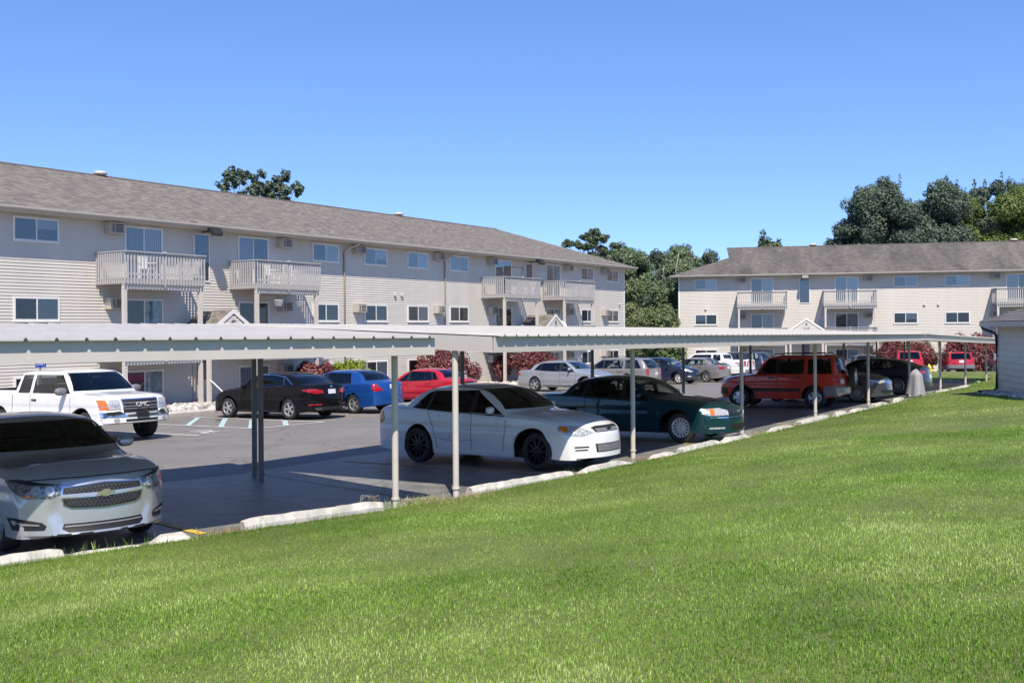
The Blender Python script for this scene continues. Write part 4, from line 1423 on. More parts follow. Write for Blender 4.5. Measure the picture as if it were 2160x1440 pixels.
    for (hx, hz_) in sp.get('handles', ()):
        for v in 'lR': place('door_handle', drape(bvh, [(hx - .10, hz_ - .018), (hx + .10, hz_ - .018), (hx + .10, hz_ + .02), (hx - .10, hz_ + .02)], v, mats.get('handle', mats['body']), .022, .1, name='door_handle', dim=(L, W)))
    for d in tuple(sp.get('decals', ())) + tuple(detail or ()):
        nm, view, poly, mk = d[0], d[1], d[2], d[3]
        off = d[4] if len(d) > 4 else .006
        sides = d[5] if len(d) > 5 else 'both'
        mat = mats[mk] if mk in mats else M[mk]
        if view in 'fr':
            for pl in ([poly, mirror_im(poly)] if sides == 'both' else [poly]):
                place(nm, drape(bvh, pl, view, mat, off, .06, name=nm, dim=(L, W)))
        elif view in 'cd':
            for sg in (1, -1): place(nm, drape(bvh, poly, view, mat, off, .05, name=nm, dim=(L, W), sg=sg))
        elif view == 's':
            for v in 'lR': place(nm, drape(bvh, poly, v, mat, off, .07, name=nm, dim=(L, W)))
        else:
            place(nm, drape(bvh, poly, view, mat, off, .08, name=nm, dim=(L, W)))
    if roofrack:
        for sg in (1, -1):
            z = float(B.top(L * .45)) + .0
            yy = sg * (half_at(L * .45)[0] - .12)
            MB().tube([(sp['rack'][0] - L/2, yy, z - .03), (sp['rack'][0] + .12 - L/2, yy, z + .05), (sp['rack'][1] - .12 - L/2, yy, z + .05), (sp['rack'][1] - L/2, yy, z - .04)], .018, 6).build('roof_rail', M['black_trim'], t)
    t['_bvh'] = 0
    del t['_bvh']
    return t, B, bvh, place

def sedan(L=4.85, W=1.83, H=1.46, wb=2.78, fo=.98, r=.325, hood=.74, cowl=1.38, cowlz=.99, head=2.12, rhead=1.42, bl=.62, blz=1.05, deck=1.0, belt=(.90, .94, .99), **kw):
    """three-box saloon; cowl, head are measured from the front bumper, rhead, bl from the rear"""
    ro = L - wb - fo
    top = [(0, .29), (.003, .42), (.010, .55), (.026, .66), (.05, .80), (.09, deck - .05), (.16, deck), (bl, blz), (bl + (rhead - bl) * .55, blz + (H - blz) * .66), (rhead, H - .035), (rhead + .5, H), (L - head - .35, H - .012), (L - head, H - .06),
           (L - head + (head - cowl) * .5, cowlz + (H - .06 - cowlz) * .56), (L - cowl, cowlz), (L - cowl + .3, cowlz - .035), (L - .62, hood + .10), (L - .26, hood + .01), (L - .13, hood - .045), (L - .07, hood - .10), (L - .035, hood - .17), (L - .014, .50), (L - .004, .36), (L, .22)]
    bt = [(0, .48), (.1, min(deck - .06, belt[2] - .06)), (.6, belt[2]), (L * .4, (belt[1] + belt[2]) / 2), (L - cowl - .2, belt[0]), (L - .9, min(belt[0] - .04, hood + .06)), (L - .35, hood - .06), (L, .45)]
    s = dict(L=L, W=W, H=H, wb=wb, fo=fo, ro=ro, r=r, top=top, belt=bt, cowl=L - cowl, head=L - head, backl=bl, seat=L - cowl - 1.05)
    b0, b1, b2 = belt
    xa = L - cowl - .22; xb = L - head - .10
    xB = L * .515
    xc = rhead - .02
    zt = H - .105
    s['rglass'] = (blz + .03, H - .07, W * .36, W * .30)
    s['side'] = [[(xB + .05, b1 + .02), (xa - .06, b0 + .035), (xb - .02, zt - .01), (xb - .20, zt), (xB + .05, zt)],
                 [(xc + .0, (b1+b2)/2 + .025), (xB - .05, b1 + .02), (xB - .05, zt), (xc + .12, zt - .015)]]
    q = kw.pop('quarter', .30)
    if q: s['side'].append([(xc - .06 - q, b2 + .03), (xc - .05, (b1+b2)/2 + .03), (xc + .06, zt - .02), (xc - .08, zt - .06)])
    s['gaps'] = [([(xa + .03, b0), (xa + .0, .62), (xa - .06, .27)], .011), ([(xB, b1), (xB - .01, .6), (xB + .0, .27)], .011),
                 ([(xc + .02, b2 - .02), (ro + B_RA(r) + .06, .62), (ro + B_RA(r) + .14, .30)], .011), ([(xa - .05, .265), (ro + B_RA(r) + .14, .285)], .010),
                 ([(xc - .02, b2 + .008), (xB, b1 + .004), (xa - .02, b0 + .012)], .020), ([(L - fo - B_RA(r) - .04, .235), (ro + B_RA(r) + .04, .245)], .03)]
    s['handles'] = [(xB + .16, b1 - .085), (xc + .20, b2 - .10)]
    s['decals'] = (('door_pillar', 's', [(xB - .055, b1 + .02), (xB + .055, b1 + .02), (xB + .055, zt), (xB - .055, zt)], 'black_trim', .003),)
    if q: s['decals'] += (('door_pillar', 's', [(xc - .05, b2 + .02), (xc + .01, b2 + .02), (xc + .125, zt - .015), (xc + .06, zt - .02)], 'black_trim', .003),)
    s.update(kw)
    return s
def B_RA(r): return r + .055
P = {}
P['silver'] = paint('paint_silver', (0.50, 0.51, 0.53), 0.55, 0.30)
P['white_car'] = paint('paint_white', (0.72, 0.73, 0.74), 0.0, 0.35)
P['teal'] = paint('paint_dark_teal', (0.003, 0.040, 0.050), 0.3, 0.32)
P['orange'] = paint('paint_orange_red', (0.58, 0.050, 0.020), 0.1, 0.35)
P['charcoal'] = paint('paint_charcoal', (0.085, 0.09, 0.105), 0.5, 0.30)
P['graphite'] = paint('paint_graphite', (0.045, 0.048, 0.055), 0.4, 0.30)
P['black'] = paint('paint_black', (0.006, 0.006, 0.008), 0.0, 0.5)
P['blue'] = paint('paint_blue', (0.012, 0.075, 0.30), 0.35, 0.28)
P['red'] = paint('paint_red', (0.45, 0.014, 0.035), 0.05, 0.34)
P['red2'] = paint('paint_bright_red', (0.46, 0.018, 0.028), 0.1, 0.32)
P['pale_silver'] = paint('paint_pale_silver', (0.40, 0.42, 0.45), 0.5, 0.32)
P['sand'] = paint('paint_sand_silver', (0.33, 0.315, 0.29), 0.45, 0.33)
P['tan'] = paint('paint_tan', (0.27, 0.25, 0.225), 0.45, 0.33)
P['navy'] = paint('paint_navy', (0.020, 0.026, 0.060), 0.3, 0.28)
P['slate'] = paint('paint_slate_blue', (0.055, 0.065, 0.10), 0.4, 0.30)
P['white_truck'] = paint('paint_truck_white', (0.76, 0.76, 0.75), 0.0, 0.38)

IN, OUT = ROW + R(90), ROW - R(90)
def axle(spec, s, q, h):
    """pos for car() from the site position of the middle between the axles"""
    p = xy(s, q); k = spec['ro'] + spec['wb'] / 2 - spec['L'] / 2
    return (p[0] - math.cos(h) * k, p[1] - math.sin(h) * k)
def axle_xy(spec, x, y, h):
    k = spec['ro'] + spec['wb'] / 2 - spec['L'] / 2
    return (x - math.cos(h) * k, y - math.sin(h) * k)
def rect(x0, x1, z0, z1): return [(x0, z0), (x1, z0), (x1, z1), (x0, z1)]
def tail(W, z0=.70, z1=.88, y0=.48, mk='lamp_red'):
    return ('tail_lamp', 'd', [(-.30, z0 + .02), (.12, z0), (.20, z1 - .04), (.14, z1), (-.26, z1)], mk, .008)
def plate(z=.72): return ('number_plate', 'r', rect(-.155, .155, z, z + .15), 'plate', .012, 'one')

# ---- silver saloon, front left -------------------------------------------------------------------
mal = sedan(L=4.87, W=1.86, H=1.46, wb=2.74, fo=1.0, r=.335, hood=.885, cowl=1.42, cowlz=1.03, head=2.18, deck=1.06, bf=.34, rim=(10, 'alloy', M['rim'], False))
def mal_mod(x, y, z):
    # centre panel of the front bumper is set back between two creases that run down from the headlamps
    yc = float(np.interp(z, [.2, .30, .46, .66, .80], [.46, .475, .575, .50, .47]))
    k = smooth((x - (mal['L'] - .30)) / .12)
    ins = smooth((yc + .02 - abs(y)) / .045)
    low = smooth((z - .22) / .05) * smooth((.84 - z) / .05)
    x -= .030 * k * ins * low
    lip = math.exp(-((z - .245) / .03) ** 2)
    x += .022 * k * lip
    return (x, y, z)
mal['mod'] = mal_mod
mh = R(43) - R(90) + R(0)
mp = np.array([-4.60, 11.83]) - np.array([math.cos(mh), math.sin(mh)]) * (4.87 / 2)
M['lamp_lens'] = plain('lamp_lens_grey', (0.30, 0.30, 0.31), 0.3, metal=0.1, var=0.5, scale=30)
M['mesh_wire'] = plain('grille_wire', (0.10, 0.10, 0.105), 0.35, metal=.4)
def honeycomb(name, w0, w1, z0, z1, n, bvh, mat, dz=.0):
    pass
def cell_grid(bvh, y0, y1, zl, zh, ny, nz, mat, place, parent=None, nm='grille_mesh', w=.008, off=.010):
    """hexagon mesh in a grille opening: zl(y), zh(y) give the lower and upper edge"""
    V = []; F = []
    def at(y, z):
        hit, no, _, _ = bvh.ray_cast(Vector((9, y, z)), Vector((-1, 0, 0)))
        return (hit.x + off) if hit else 0
    def strip(a, b):
        k = len(V)
        d = (b[0] - a[0], b[1] - a[1]); l = math.hypot(*d) or 1
        n = (-d[1] / l * w / 2, d[0] / l * w / 2)
        for p in (a, b):
            x = at(*p)
            V.append((x, p[0] - n[0], p[1] - n[1])); V.append((x, p[0] + n[0], p[1] + n[1]))
        F.append((k, k + 1, k + 3, k + 2))
    dy = (y1 - y0) / ny
    for j in range(nz):
        for i in range(ny):
            sh_ = dy / 2 if j % 2 else 0
            ya = y0 + i * dy + sh_
            def zz(y, t): return zl(y) + (zh(y) - zl(y)) * t
            ta, tb = (j + .18) / nz, (j + .82) / nz
            tm = (j + .5) / nz
            if ya + dy > y1 + .001: continue
            strip((ya, zz(ya, tm)), (ya + dy * .25, zz(ya + dy * .25, tb))); strip((ya + dy * .25, zz(ya, tb)), (ya + dy * .75, zz(ya + dy * .75, tb)))
            strip((ya + dy * .75, zz(ya, tb)), (ya + dy, zz(ya + dy, tm)))
            strip((ya, zz(ya, tm)), (ya + dy * .25, zz(ya, ta))); strip((ya + dy * .75, zz(ya, ta)), (ya + dy, zz(ya + dy, tm)))
    return place(nm, mesh(nm, V, F, mat), parent)
def bowtie(k):
    return [(-.5*k, -.11*k), (-.23*k, -.11*k), (-.23*k, -.2*k), (.17*k, -.2*k), (.17*k, -.11*k), (.44*k, -.11*k), (.5*k, .11*k), (.23*k, .11*k), (.23*k, .2*k), (-.17*k, .2*k), (-.17*k, .11*k), (-.44*k, .11*k)]
M['gold'] = plain('emblem_gold', (0.66, 0.61, 0.46), 0.25, metal=0.8, var=0.15, scale=30)
def emblem(place, bvh, y, z, k, mat, off=.03, rear=False, parent=None):
    d = Vector((1, 0, 0)) if rear else Vector((-1, 0, 0))
    hit, no, _, _ = bvh.ray_cast(Vector((-9 if rear else 9, y, z)), d)
    x = hit.x - d.x * off * .3
    p = bowtie(k)
    V = [(x, y + a, z + b) for a, b in p] + [(x - d.x * .018, y + a * .9, z + b * .86) for a, b in p]
    n = len(p)
    F = [tuple(range(n, 2 * n))] + [(i, (i + 1) % n, n + (i + 1) % n, n + i) for i in range(n)]
    return place('emblem', mesh('emblem', V, F, mat), parent)

malf = (('headlight', 'c', [(-.34, .70), (-.22, .635), (.05, .63), (.22, .70), (.36, .83), (.20, .845), (-.05, .805), (-.27, .77)], 'lamp_dark', .008),
        ('headlight_projector', 'c', [(-.20 + .052 * math.cos(a), .712 + .052 * math.sin(a)) for a in np.linspace(0, 6.0, 12)], 'lamp_clear', .016),
        ('headlight_projector', 'c', [(-.05 + .050 * math.cos(a), .722 + .050 * math.sin(a)) for a in np.linspace(0, 6.0, 12)], 'lamp_lens', .016),
        ('headlight_brow', 'c', [(-.30, .775), (-.05, .80), (.20, .835), (.30, .83), (.10, .79), (-.05, .775)], 'black_trim', .014),
        ('indicator', 'c', rect(-.02, .10, .648, .672), 'lamp_amber', .014),
        ('upper_grille_frame', 'f', [(-.46, .655), (.46, .655), (.445, .748), (0, .775), (-.445, .748)], 'chrome', .010, 'one'),
        ('upper_grille', 'f', [(-.44, .67), (.44, .67), (.43, .738), (0, .762), (-.43, .738)], 'gap', .016, 'one'),
        ('lower_grille_frame', 'f', [(-.46, .635), (-.44, .545), (-.36, .505), (0, .485), (.36, .505), (.44, .545), (.46, .635)], 'chrome', .010, 'one'),
        ('lower_grille', 'f', [(-.445, .622), (-.425, .55), (-.355, .516), (0, .497), (.355, .516), (.425, .55), (.445, .622)], 'gap', .016, 'one'),
        ('grille_bar', 'f', [(-.46, .635), (.46, .635), (.46, .668), (-.46, .668)], 'body', .020, 'one'),
        ('lower_intake', 'f', [(-.44, .345), (.44, .345), (.46, .29), (.40, .25), (-.40, .25), (-.46, .29)], 'gap', .004, 'one'),
        ('intake_bar', 'f', rect(-.43, .43, .305, .32), 'grey_trim', .012, 'one'),
        ('fog_lamp_pocket', 'f', [(.60, .33), (.62, .285), (.86, .285), (.885, .42), (.86, .425), (.64, .37)], 'black_trim', .004),
        ('fog_trim', 'f', [(.66, .335), (.80, .345), (.85, .375), (.80, .365), (.66, .35)], 'rim', .012),
        ('front_lip', 'f', [(-.78, .175), (.78, .175), (.82, .225), (-.82, .225)], 'black_trim', .008, 'one'))
t, B, bvh, place = car('silver_car', 'silver saloon nearest the camera with honeycomb grille, nose at the lawn', 'car', mal, {'body': P['silver']}, tuple(mp), mh, detail=malf)
cell_grid(bvh, -.43, .43, lambda y: .672, lambda y: .758 - .025 * abs(y) / .43, 18, 2, M['mesh_wire'], place, off=.020)
cell_grid(bvh, -.42, .42, lambda y: .500 + .05 * abs(y) / .42, lambda y: .620, 18, 3, M['mesh_wire'], place, off=.020)
emblem(place, bvh, 0, .652, .21, M['gold'], .06)
place('panel_gap', ribbon(bvh, [(-.86, .82), (-.45, .84), (0, .845), (.45, .84), (.86, .82)], .010, 'f', M['gap']))

# ---- white saloon with black wheels ---------------------------------------------------------------
wim = sedan(L=5.09, W=1.85, H=1.49, wb=2.81, fo=1.02, r=.335, hood=.80, cowl=1.48, cowlz=1.02, head=2.32, rhead=1.55, bl=.78, blz=1.10, deck=1.07, belt=(.92, .96, 1.01), quarter=.34, tw=.225, rimk=.68, track_in=.02,
            rim=(10, 'alloy', M['rim_black'], False), bf=.30, gap=.075)
wh = R(-36)
wpos = axle_xy(wim, -0.19, 20.07, wh)
wd = (('headlight', 'c', [(-.36, .655), (-.12, .60), (.16, .625), (.32, .73), (.27, .79), (-.06, .775)], 'lamp_clear', .008),
      ('indicator', 'c', [(.13, .655), (.28, .725), (.25, .775), (.13, .765)], 'lamp_amber', .014),
      ('grille', 'f', [(-.38, .66), (.38, .66), (.42, .74), (.30, .76), (-.30, .76), (-.42, .74)], 'black_trim', .008, 'one'),
      ('grille_insert', 'f', [(-.35, .665), (.35, .665), (.37, .715), (-.37, .715)], 'grey_trim', .015, 'one'),
      ('lower_intake', 'f', [(-.42, .46), (.42, .46), (.40, .31), (-.40, .31)], 'black_trim', .004, 'one'),
      ('intake_mesh', 'f', [(-.385, .445), (.385, .445), (.37, .325), (-.37, .325)], 'grey_trim', .009, 'one'),
      ('fog_slot', 'f', rect(.54, .76, .40, .425), 'gap', .004), ('fog_slot', 'f', rect(.56, .75, .35, .372), 'gap', .004),
      ('tail_lamp', 'd', [(-.24, .74), (.10, .72), (.20, .80), (.14, .97), (-.20, .96)], 'lamp_red', .008),
      ('sill_trim', 's', [(1.72, .225), (3.60, .225), (3.60, .285), (1.72, .285)], 'body', .014), plate(.82))
t, B, bvh, place = car('white_car', 'dented white saloon with black wheels under the carport', 'car', wim, {'body': P['white_car']}, wpos, wh, steer=R(-4), detail=wd, glass_dark=True)
emblem(place, bvh, 0, .705, .16, M['black_trim'], .05)
M['scrape'] = plain('scraped_paint', (0.16, 0.165, 0.18), 0.7, var=0.6, scale=40)
for pts in ([(1.78, .50), (1.98, .455), (2.16, .45)], [(2.34, .45), (2.5, .46), (2.68, .485)], [(2.06, .47), (2.13, .53), (2.10, .56)]):
    place('door_scratch', ribbon(bvh, pts, .010, 'R', M['scrape'], .003))
for v in 'lR': place('body_crease', ribbon(bvh, [(1.65, .70), (2.6, .67), (3.55, .665)], .004, v, M['scrape'], .001))  # dark line painted for the shade along the body crease

# ---- dark teal saloon ------------------------------------------------------------------------------
tim = sedan(L=5.08, W=1.854, H=1.46, wb=2.806, fo=1.05, r=.335, hood=.78, cowl=1.52, cowlz=1.0, head=2.36, rhead=1.6, bl=.82, blz=1.07, deck=1.04, quarter=.30, rim=(14, 'alloy', M['rim_white'], False), rimk=.64, bf=.36)
th = R(-34)
td = (('headlight', 'c', [(-.36, .59), (.12, .59), (.26, .63), (.24, .735), (-.16, .745), (-.36, .69)], 'lamp_clear', .008),
      ('indicator', 'c', [(-.02, .605), (.08, .605), (.09, .73), (-.02, .73)], 'lamp_amber', .014),
      ('grille', 'f', [(-.36, .60), (.36, .60), (.38, .72), (-.38, .72)], 'black_trim', .006, 'one'),
      ('bumper_strip', 'f', [(-.78, .535), (.78, .535), (.78, .555), (-.78, .555)], 'chrome', .012, 'one'),
      ('lower_intake', 'f', [(-.40, .40), (.40, .40), (.38, .27), (-.38, .27)], 'gap', .004, 'one'),
      ('fog_lamp', 'f', rect(.52, .80, .30, .335), 'lamp_clear', .006),
      ('rub_strip', 's', [(1.6, .50), (3.62, .50), (3.62, .535), (1.6, .535)], 'body', .016), plate(.80),
      ('badge', 's', [(1.30, 1.15), (1.40, 1.15), (1.42, 1.20), (1.34, 1.20)], 'chrome', .006), tail(1.854, .78, .96))
t, B, bvh, place = car('teal_car', 'dark teal saloon with silver spoked wheels in the middle of the long carport', 'car', tim, {'body': P['teal']}, axle_xy(tim, 3.03, 24.53, th), th, detail=td)
emblem(place, bvh, 0, .665, .17, M['chrome'], .06)

# ---- orange four-wheel drive -----------------------------------------------------------------------
def boxy(L, W, H, wb, fo, r, hood, cowl, cowlz, head, rear_top, belt, **kw):
    ro = L - wb - fo
    top = [(0, .44), (.004, .60), (.012, .78), (.03, 1.0), (.07, belt + .06), (.12 + rear_top * .3, belt + (H - belt) * .55), (.12 + rear_top, H - .05), (.6 + rear_top, H - .01), (L * .5, H), (L - head - .3, H - .012), (L - head, H - .06),
           (L - head + (head - cowl) * .5, cowlz + (H - .06 - cowlz) * .55), (L - cowl, cowlz), (L - cowl + .25, cowlz - .03), (L - .5, hood + .06), (L - .2, hood), (L - .10, hood - .06), (L - .04, hood - .16), (L - .016, .62), (L - .005, .48), (L, .36)]
    bt = [(0, .50), (.05, .95), (.1, belt), (L * .5, belt), (L - cowl - .2, belt - .03), (L - .8, hood), (L - .3, hood - .07), (L, .48)]
    s = dict(L=L, W=W, H=H, wb=wb, fo=fo, ro=ro, r=r, top=top, belt=bt, cowl=L - cowl, head=L - head, backl=.2, seat=L - cowl - 1.05, floor=.62, tum=.26, br=.08, bf=.20, gap=.075,
             bot=[(0, .40), (.2, .36), (.8, .30), (L - .8, .30), (L - .2, .32), (L, .33)],
             wid=[(0, .92), (.05, .955), (.3, .975), (1.0, .99), (L * .5, 1), (L - .9, .99), (L - .3, .95), (L - .06, .90), (L, .84)])
    zt = H - .12
    xa = L - cowl - .2; xb = L - head - .08; xB = L * .50; xc = L * .285
    s['side'] = [[(xB + .05, belt + .02), (xa - .04, belt + .02), (xb, zt), (xB + .05, zt)], [(xc + .04, belt + .02), (xB - .05, belt + .02), (xB - .05, zt), (xc + .04, zt)],
                 [(.30 + rear_top * .35, belt + .02), (xc - .08, belt + .02), (xc - .08, zt), (.30 + rear_top, zt)]]
    s['rglass'] = (belt + .02, H - .12, W * .36, W * .33)
    s['mid_r'] = 1.2
    s['gaps'] = [([(xa + .03, belt), (xa, .6), (xa, .38)], .011), ([(xB, H - .1), (xB, belt), (xB, .38)], .011), ([(xc, H - .1), (xc, belt - .1), (ro + r + .10, .7), (ro + r + .16, .4)], .011)]
    s['handles'] = [(xB + .2, belt - .10), (xc + .22, belt - .10)]
    s['decals'] = (('door_pillar', 's', rect(xB - .055, xB + .055, belt + .02, zt), 'black_trim', .003),)
    s.update(kw)
    return s
trk = boxy(4.14, 1.71, 1.70, 2.48, .78, .345, .98, 1.18, 1.12, 1.72, .10, 1.08, rim=(5, 'wide', M['rim'], False), rack=(.5, 2.3), tw=.22, rimk=.58)
oh = R(150)
od = (('side_cladding', 's', [(1.35, .54), (3.0, .54), (3.0, .63), (1.35, .63)], 'black_trim', .012),
      ('lower_cladding', 's', [(.02, .40), (.62, .38), (.55, .72), (.02, .72)], 'grey_trim', .010),
      ('front_cladding', 's', [(3.78, .44), (4.12, .44), (4.12, .68), (3.80, .68)], 'black_trim', .010),
      ('rear_bumper', 'r', [(-.80, .42), (.80, .42), (.82, .66), (-.82, .66)], 'rim', .03, 'one'),
      ('front_bumper', 'f', [(-.80, .44), (.80, .44), (.80, .66), (-.80, .66)], 'black_trim', .02, 'one'),
      ('headlight', 'f', [(.48, .76), (.76, .76), (.76, .90), (.48, .90)], 'lamp_clear', .008),
      ('tail_lamp', 'r', [(.66, .80), (.80, .80), (.79, 1.06), (.68, 1.06)], 'lamp_red', .01),
      ('number_plate', 'r', rect(.40, .62, .78, .92), 'plate', .02, 'one'))
t, B, bvh, place = car('orange_car', 'orange four wheel drive with a spare wheel on its back under the carport', 'car', trk, {'body': P['orange'], 'handle': M['black_trim'], 'mirror': M['black_trim']}, (9.0, 34.5), oh, detail=od, glass_dark=True, roofrack=True)
se = empty('spare_wheel', (-4.14 / 2 - .13, -.12, .96), R(90), t)
mobj('tyre', tyre_mesh(.335, .20, .20), se); mobj('rim', rim_mesh(.20, .20, 5, 'wide', M['rim'], False), se)

# ---- charcoal saloon facing the lawn and its darker neighbour ---------------------------------------
mkz = sedan(L=4.93, W=1.865, H=1.48, wb=2.85, fo=.95, r=.345, hood=.84, cowl=1.45, cowlz=1.02, head=2.25, rhead=1.45, bl=.42, blz=1.09, deck=1.06, quarter=.3, rim=(14, 'alloy', M['rim'], False), rimk=.74, bf=.32)
md = (('headlight', 'c', [(-.36, .68), (-.10, .64), (.28, .74), (.30, .78), (-.05, .745), (-.34, .74)], 'lamp_clear', .008),
      ('grille', 'f', [(.04, .62), (.40, .65), (.42, .80), (.05, .82)], 'chrome', .010),
      ('lower_intake', 'f', [(-.62, .40), (.62, .40), (.58, .31), (-.58, .31)], 'gap', .004, 'one'),
      ('side_marker', 's', [(4.40, .62), (4.52, .63), (4.54, .68), (4.42, .68)], 'lamp_amber', .006),
      ('chrome_strip', 'f', [(-.66, .42), (.66, .42), (.66, .435), (-.66, .435)], 'chrome', .010, 'one'))
car('grey_car', 'charcoal saloon with split chrome grille behind the orange four wheel drive', 'car', mkz, {'body': P['charcoal']}, axle_xy(mkz, 11.15, 37.41, OUT), OUT, detail=md, glass_dark=True)
fbk = sedan(L=4.9, W=1.86, H=1.42, wb=2.84, fo=.97, r=.345, rhead=1.5, bl=.34, blz=1.10, deck=1.07, quarter=.34, rim=(12, 'alloy', M['rim'], False), rimk=.74)
fp = xy(30.6, 1.9)
car('grey_car', 'graphite fastback saloon backed onto the draped cover at the carport end', 'car', fbk, {'body': P['graphite']}, tuple(fp), IN, detail=(tail(1.86, .78, .90, .30), plate(.60)), glass_dark=True)

# ---- row in front of the long building ------------------------------------------------------------
kia = sedan(L=4.845, W=1.83, H=1.455, wb=2.795, fo=.96, r=.325, hood=.80, rhead=1.35, bl=.50, blz=1.10, deck=1.08, belt=(.92, .97, 1.03), rim=(5, 'alloy', M['rim'], True), quarter=.34)
kd = (('tail_lamp', 'd', [(-.40, .81), (-.15, .79), (.20, .87), (.28, .93), (-.05, .955), (-.36, .90)], 'lamp_red', .010), ('number_plate', 'r', rect(-.16, .16, .78, .92), 'plate', .012, 'one'),
      ('reflector', 'r', rect(.46, .82, .44, .475), 'lamp_red', .008), ('exhaust_tip', 'r', rect(.46, .64, .29, .345), 'chrome', .03), ('bumper_valance', 'r', rect(-.70, .70, .27, .38), 'black_trim', .006, 'one'),
      ('badge', 'r', [(.06 * math.cos(a), 1.005 + .026 * math.sin(a)) for a in np.linspace(0, 5.9, 10)], 'chrome', .008, 'one'))
t, B, bvh, place = car('black_car', 'glossy black saloon beside the disabled bay hatching', 'car', kia, {'body': P['black']}, axle(kia, 11.83, 14.56 + 1.4, IN), IN, detail=kd, glass_dark=True)
for v in 'lR': place('chrome_strip', ribbon(bvh, [(.95, 1.08), (1.35, 1.32), (1.9, 1.385), (2.6, 1.375), (2.95, 1.30), (3.35, 1.08)], .022, v, M['chrome'], .006))
ion = sedan(L=4.69, W=1.71, H=1.455, wb=2.62, fo=.94, r=.315, hood=.78, rhead=1.25, bl=.52, blz=1.06, deck=1.04, rim=(5, 'alloy', M['rim'], True), quarter=0)
idt = (('tail_lamp', 'd', [(-.26, .76), (.06, .72), (.14, .80), (.12, .98), (-.04, .96)], 'lamp_red', .010), plate(.80))
car('blue_car', 'bright blue saloon between the black saloon and the red one', 'car', ion, {'body': P['blue']}, axle(ion, 14.75, 14.54 + 1.31, IN), IN, detail=idt)
sun_ = sedan(L=4.58, W=1.71, H=1.36, wb=2.64, fo=.93, r=.30, hood=.70, cowlz=.93, rhead=1.25, bl=.55, blz=.98, deck=.95, belt=(.84, .88, .92), rim=(7, 'alloy', M['rim'], False), quarter=.22)
sd = (('tail_lamp', 'd', [(-.42, .68), (.10, .68), (.16, .82), (-.38, .84)], 'lamp_red', .010), ('tail_panel', 'r', rect(-.28, .28, .70, .86), 'black_trim', .008, 'one'),
      ('rub_strip', 's', [(1.3, .46), (3.4, .46), (3.4, .50), (1.3, .50)], 'body', .018))
car('red_car', 'red saloon in front of the dark red bush', 'car', sun_, {'body': P['red']}, axle(sun_, 19.3, 14.5 + 1.32, IN), IN, detail=sd)
gp = sedan(L=4.99, W=1.85, H=1.42, wb=2.81, fo=1.02, r=.325, hood=.74, rhead=1.5, bl=.70, blz=1.0, deck=.98, belt=(.86, .90, .94), rim=(5, 'alloy', M['rim'], False), quarter=.28)
gd_ = (('headlight', 'c', [(-.36, .58), (.16, .56), (.26, .64), (-.30, .67)], 'lamp_clear', .008), ('rub_strip', 's', [(1.6, .46), (3.5, .46), (3.5, .50), (1.6, .50)], 'body', .016), tail(1.85, .70, .86),
       ('lower_trim', 's', [(.3, .24), (.9, .22), (.9, .36), (.3, .38)], 'sandy', .006))
car('silver_car', 'pale silver saloon parked nose out by the round red bush', 'car', gp, {'body': P['pale_silver'], 'sandy': P['sand']}, axle(gp, 29.73, 16.69 - 1.405, OUT), OUT, detail=gd_)
wag = boxy(5.05, 1.85, 1.50, 2.76, 1.05, .325, .80, 1.5, .98, 2.3, .42, .93, rim=(7, 'alloy', M['rim'], False), rack=(.7, 2.9), floor=.42)
wag['bot'] = [(0, .27), (.2, .23), (.6, .20), (wag['L'] - .6, .20), (wag['L'], .19)]
wgd = (('tail_lamp', 'r', [(.66, .62), (.85, .62), (.85, .92), (.68, .92)], 'lamp_red', .012), plate(.62))
car('silver_estate_car', 'sand silver estate car with roof rails, tail lamp beside the carport post', 'car', wag, {'body': P['sand']}, axle(wag, 34.9, 14.5 + 1.38, IN), IN, detail=wgd, roofrack=True)
fie = boxy(4.07, 1.72, 1.47, 2.49, .83, .31, .84, .95, 1.02, 1.72, .40, .98, rim=(7, 'alloy', M['rim_white'], False), floor=.44)
fie['bot'] = [(0, .27), (.2, .23), (.6, .20), (fie['L'] - .6, .20), (fie['L'], .19)]
fie['bf'] = .34
fed = (('headlight', 'c', [(-.30, .66), (-.08, .62), (.34, .82), (.32, .88), (.02, .80)], 'lamp_clear', .008), ('grille', 'f', rect(-.36, .36, .34, .50), 'gap', .004, 'one'), ('fog_lamp', 'f', rect(.56, .72, .36, .44), 'lamp_clear', .006))
car('navy_car', 'small navy blue hatchback parked nose out', 'car', fie, {'body': P['navy']}, axle(fie, 41.3, 14.6 + 1.245, OUT), OUT, detail=fed)
tns = sedan(L=4.75, W=1.78, H=1.42, wb=2.70, fo=.95, r=.315, rhead=1.35, bl=.6, blz=1.02, deck=1.0, rim=(7, 'alloy', M['rim'], False), quarter=.25)
car('tan_car', 'tan saloon between the navy hatchback and the white pickup', 'car', tns, {'body': P['tan']}, axle(tns, 45.0, 14.53 + 1.35, IN), IN, detail=(tail(1.78, .72, .88), plate(.74), ('spoiler', 'r', rect(-.62, .62, 1.005, 1.03), 'black_trim', .05, 'one')))

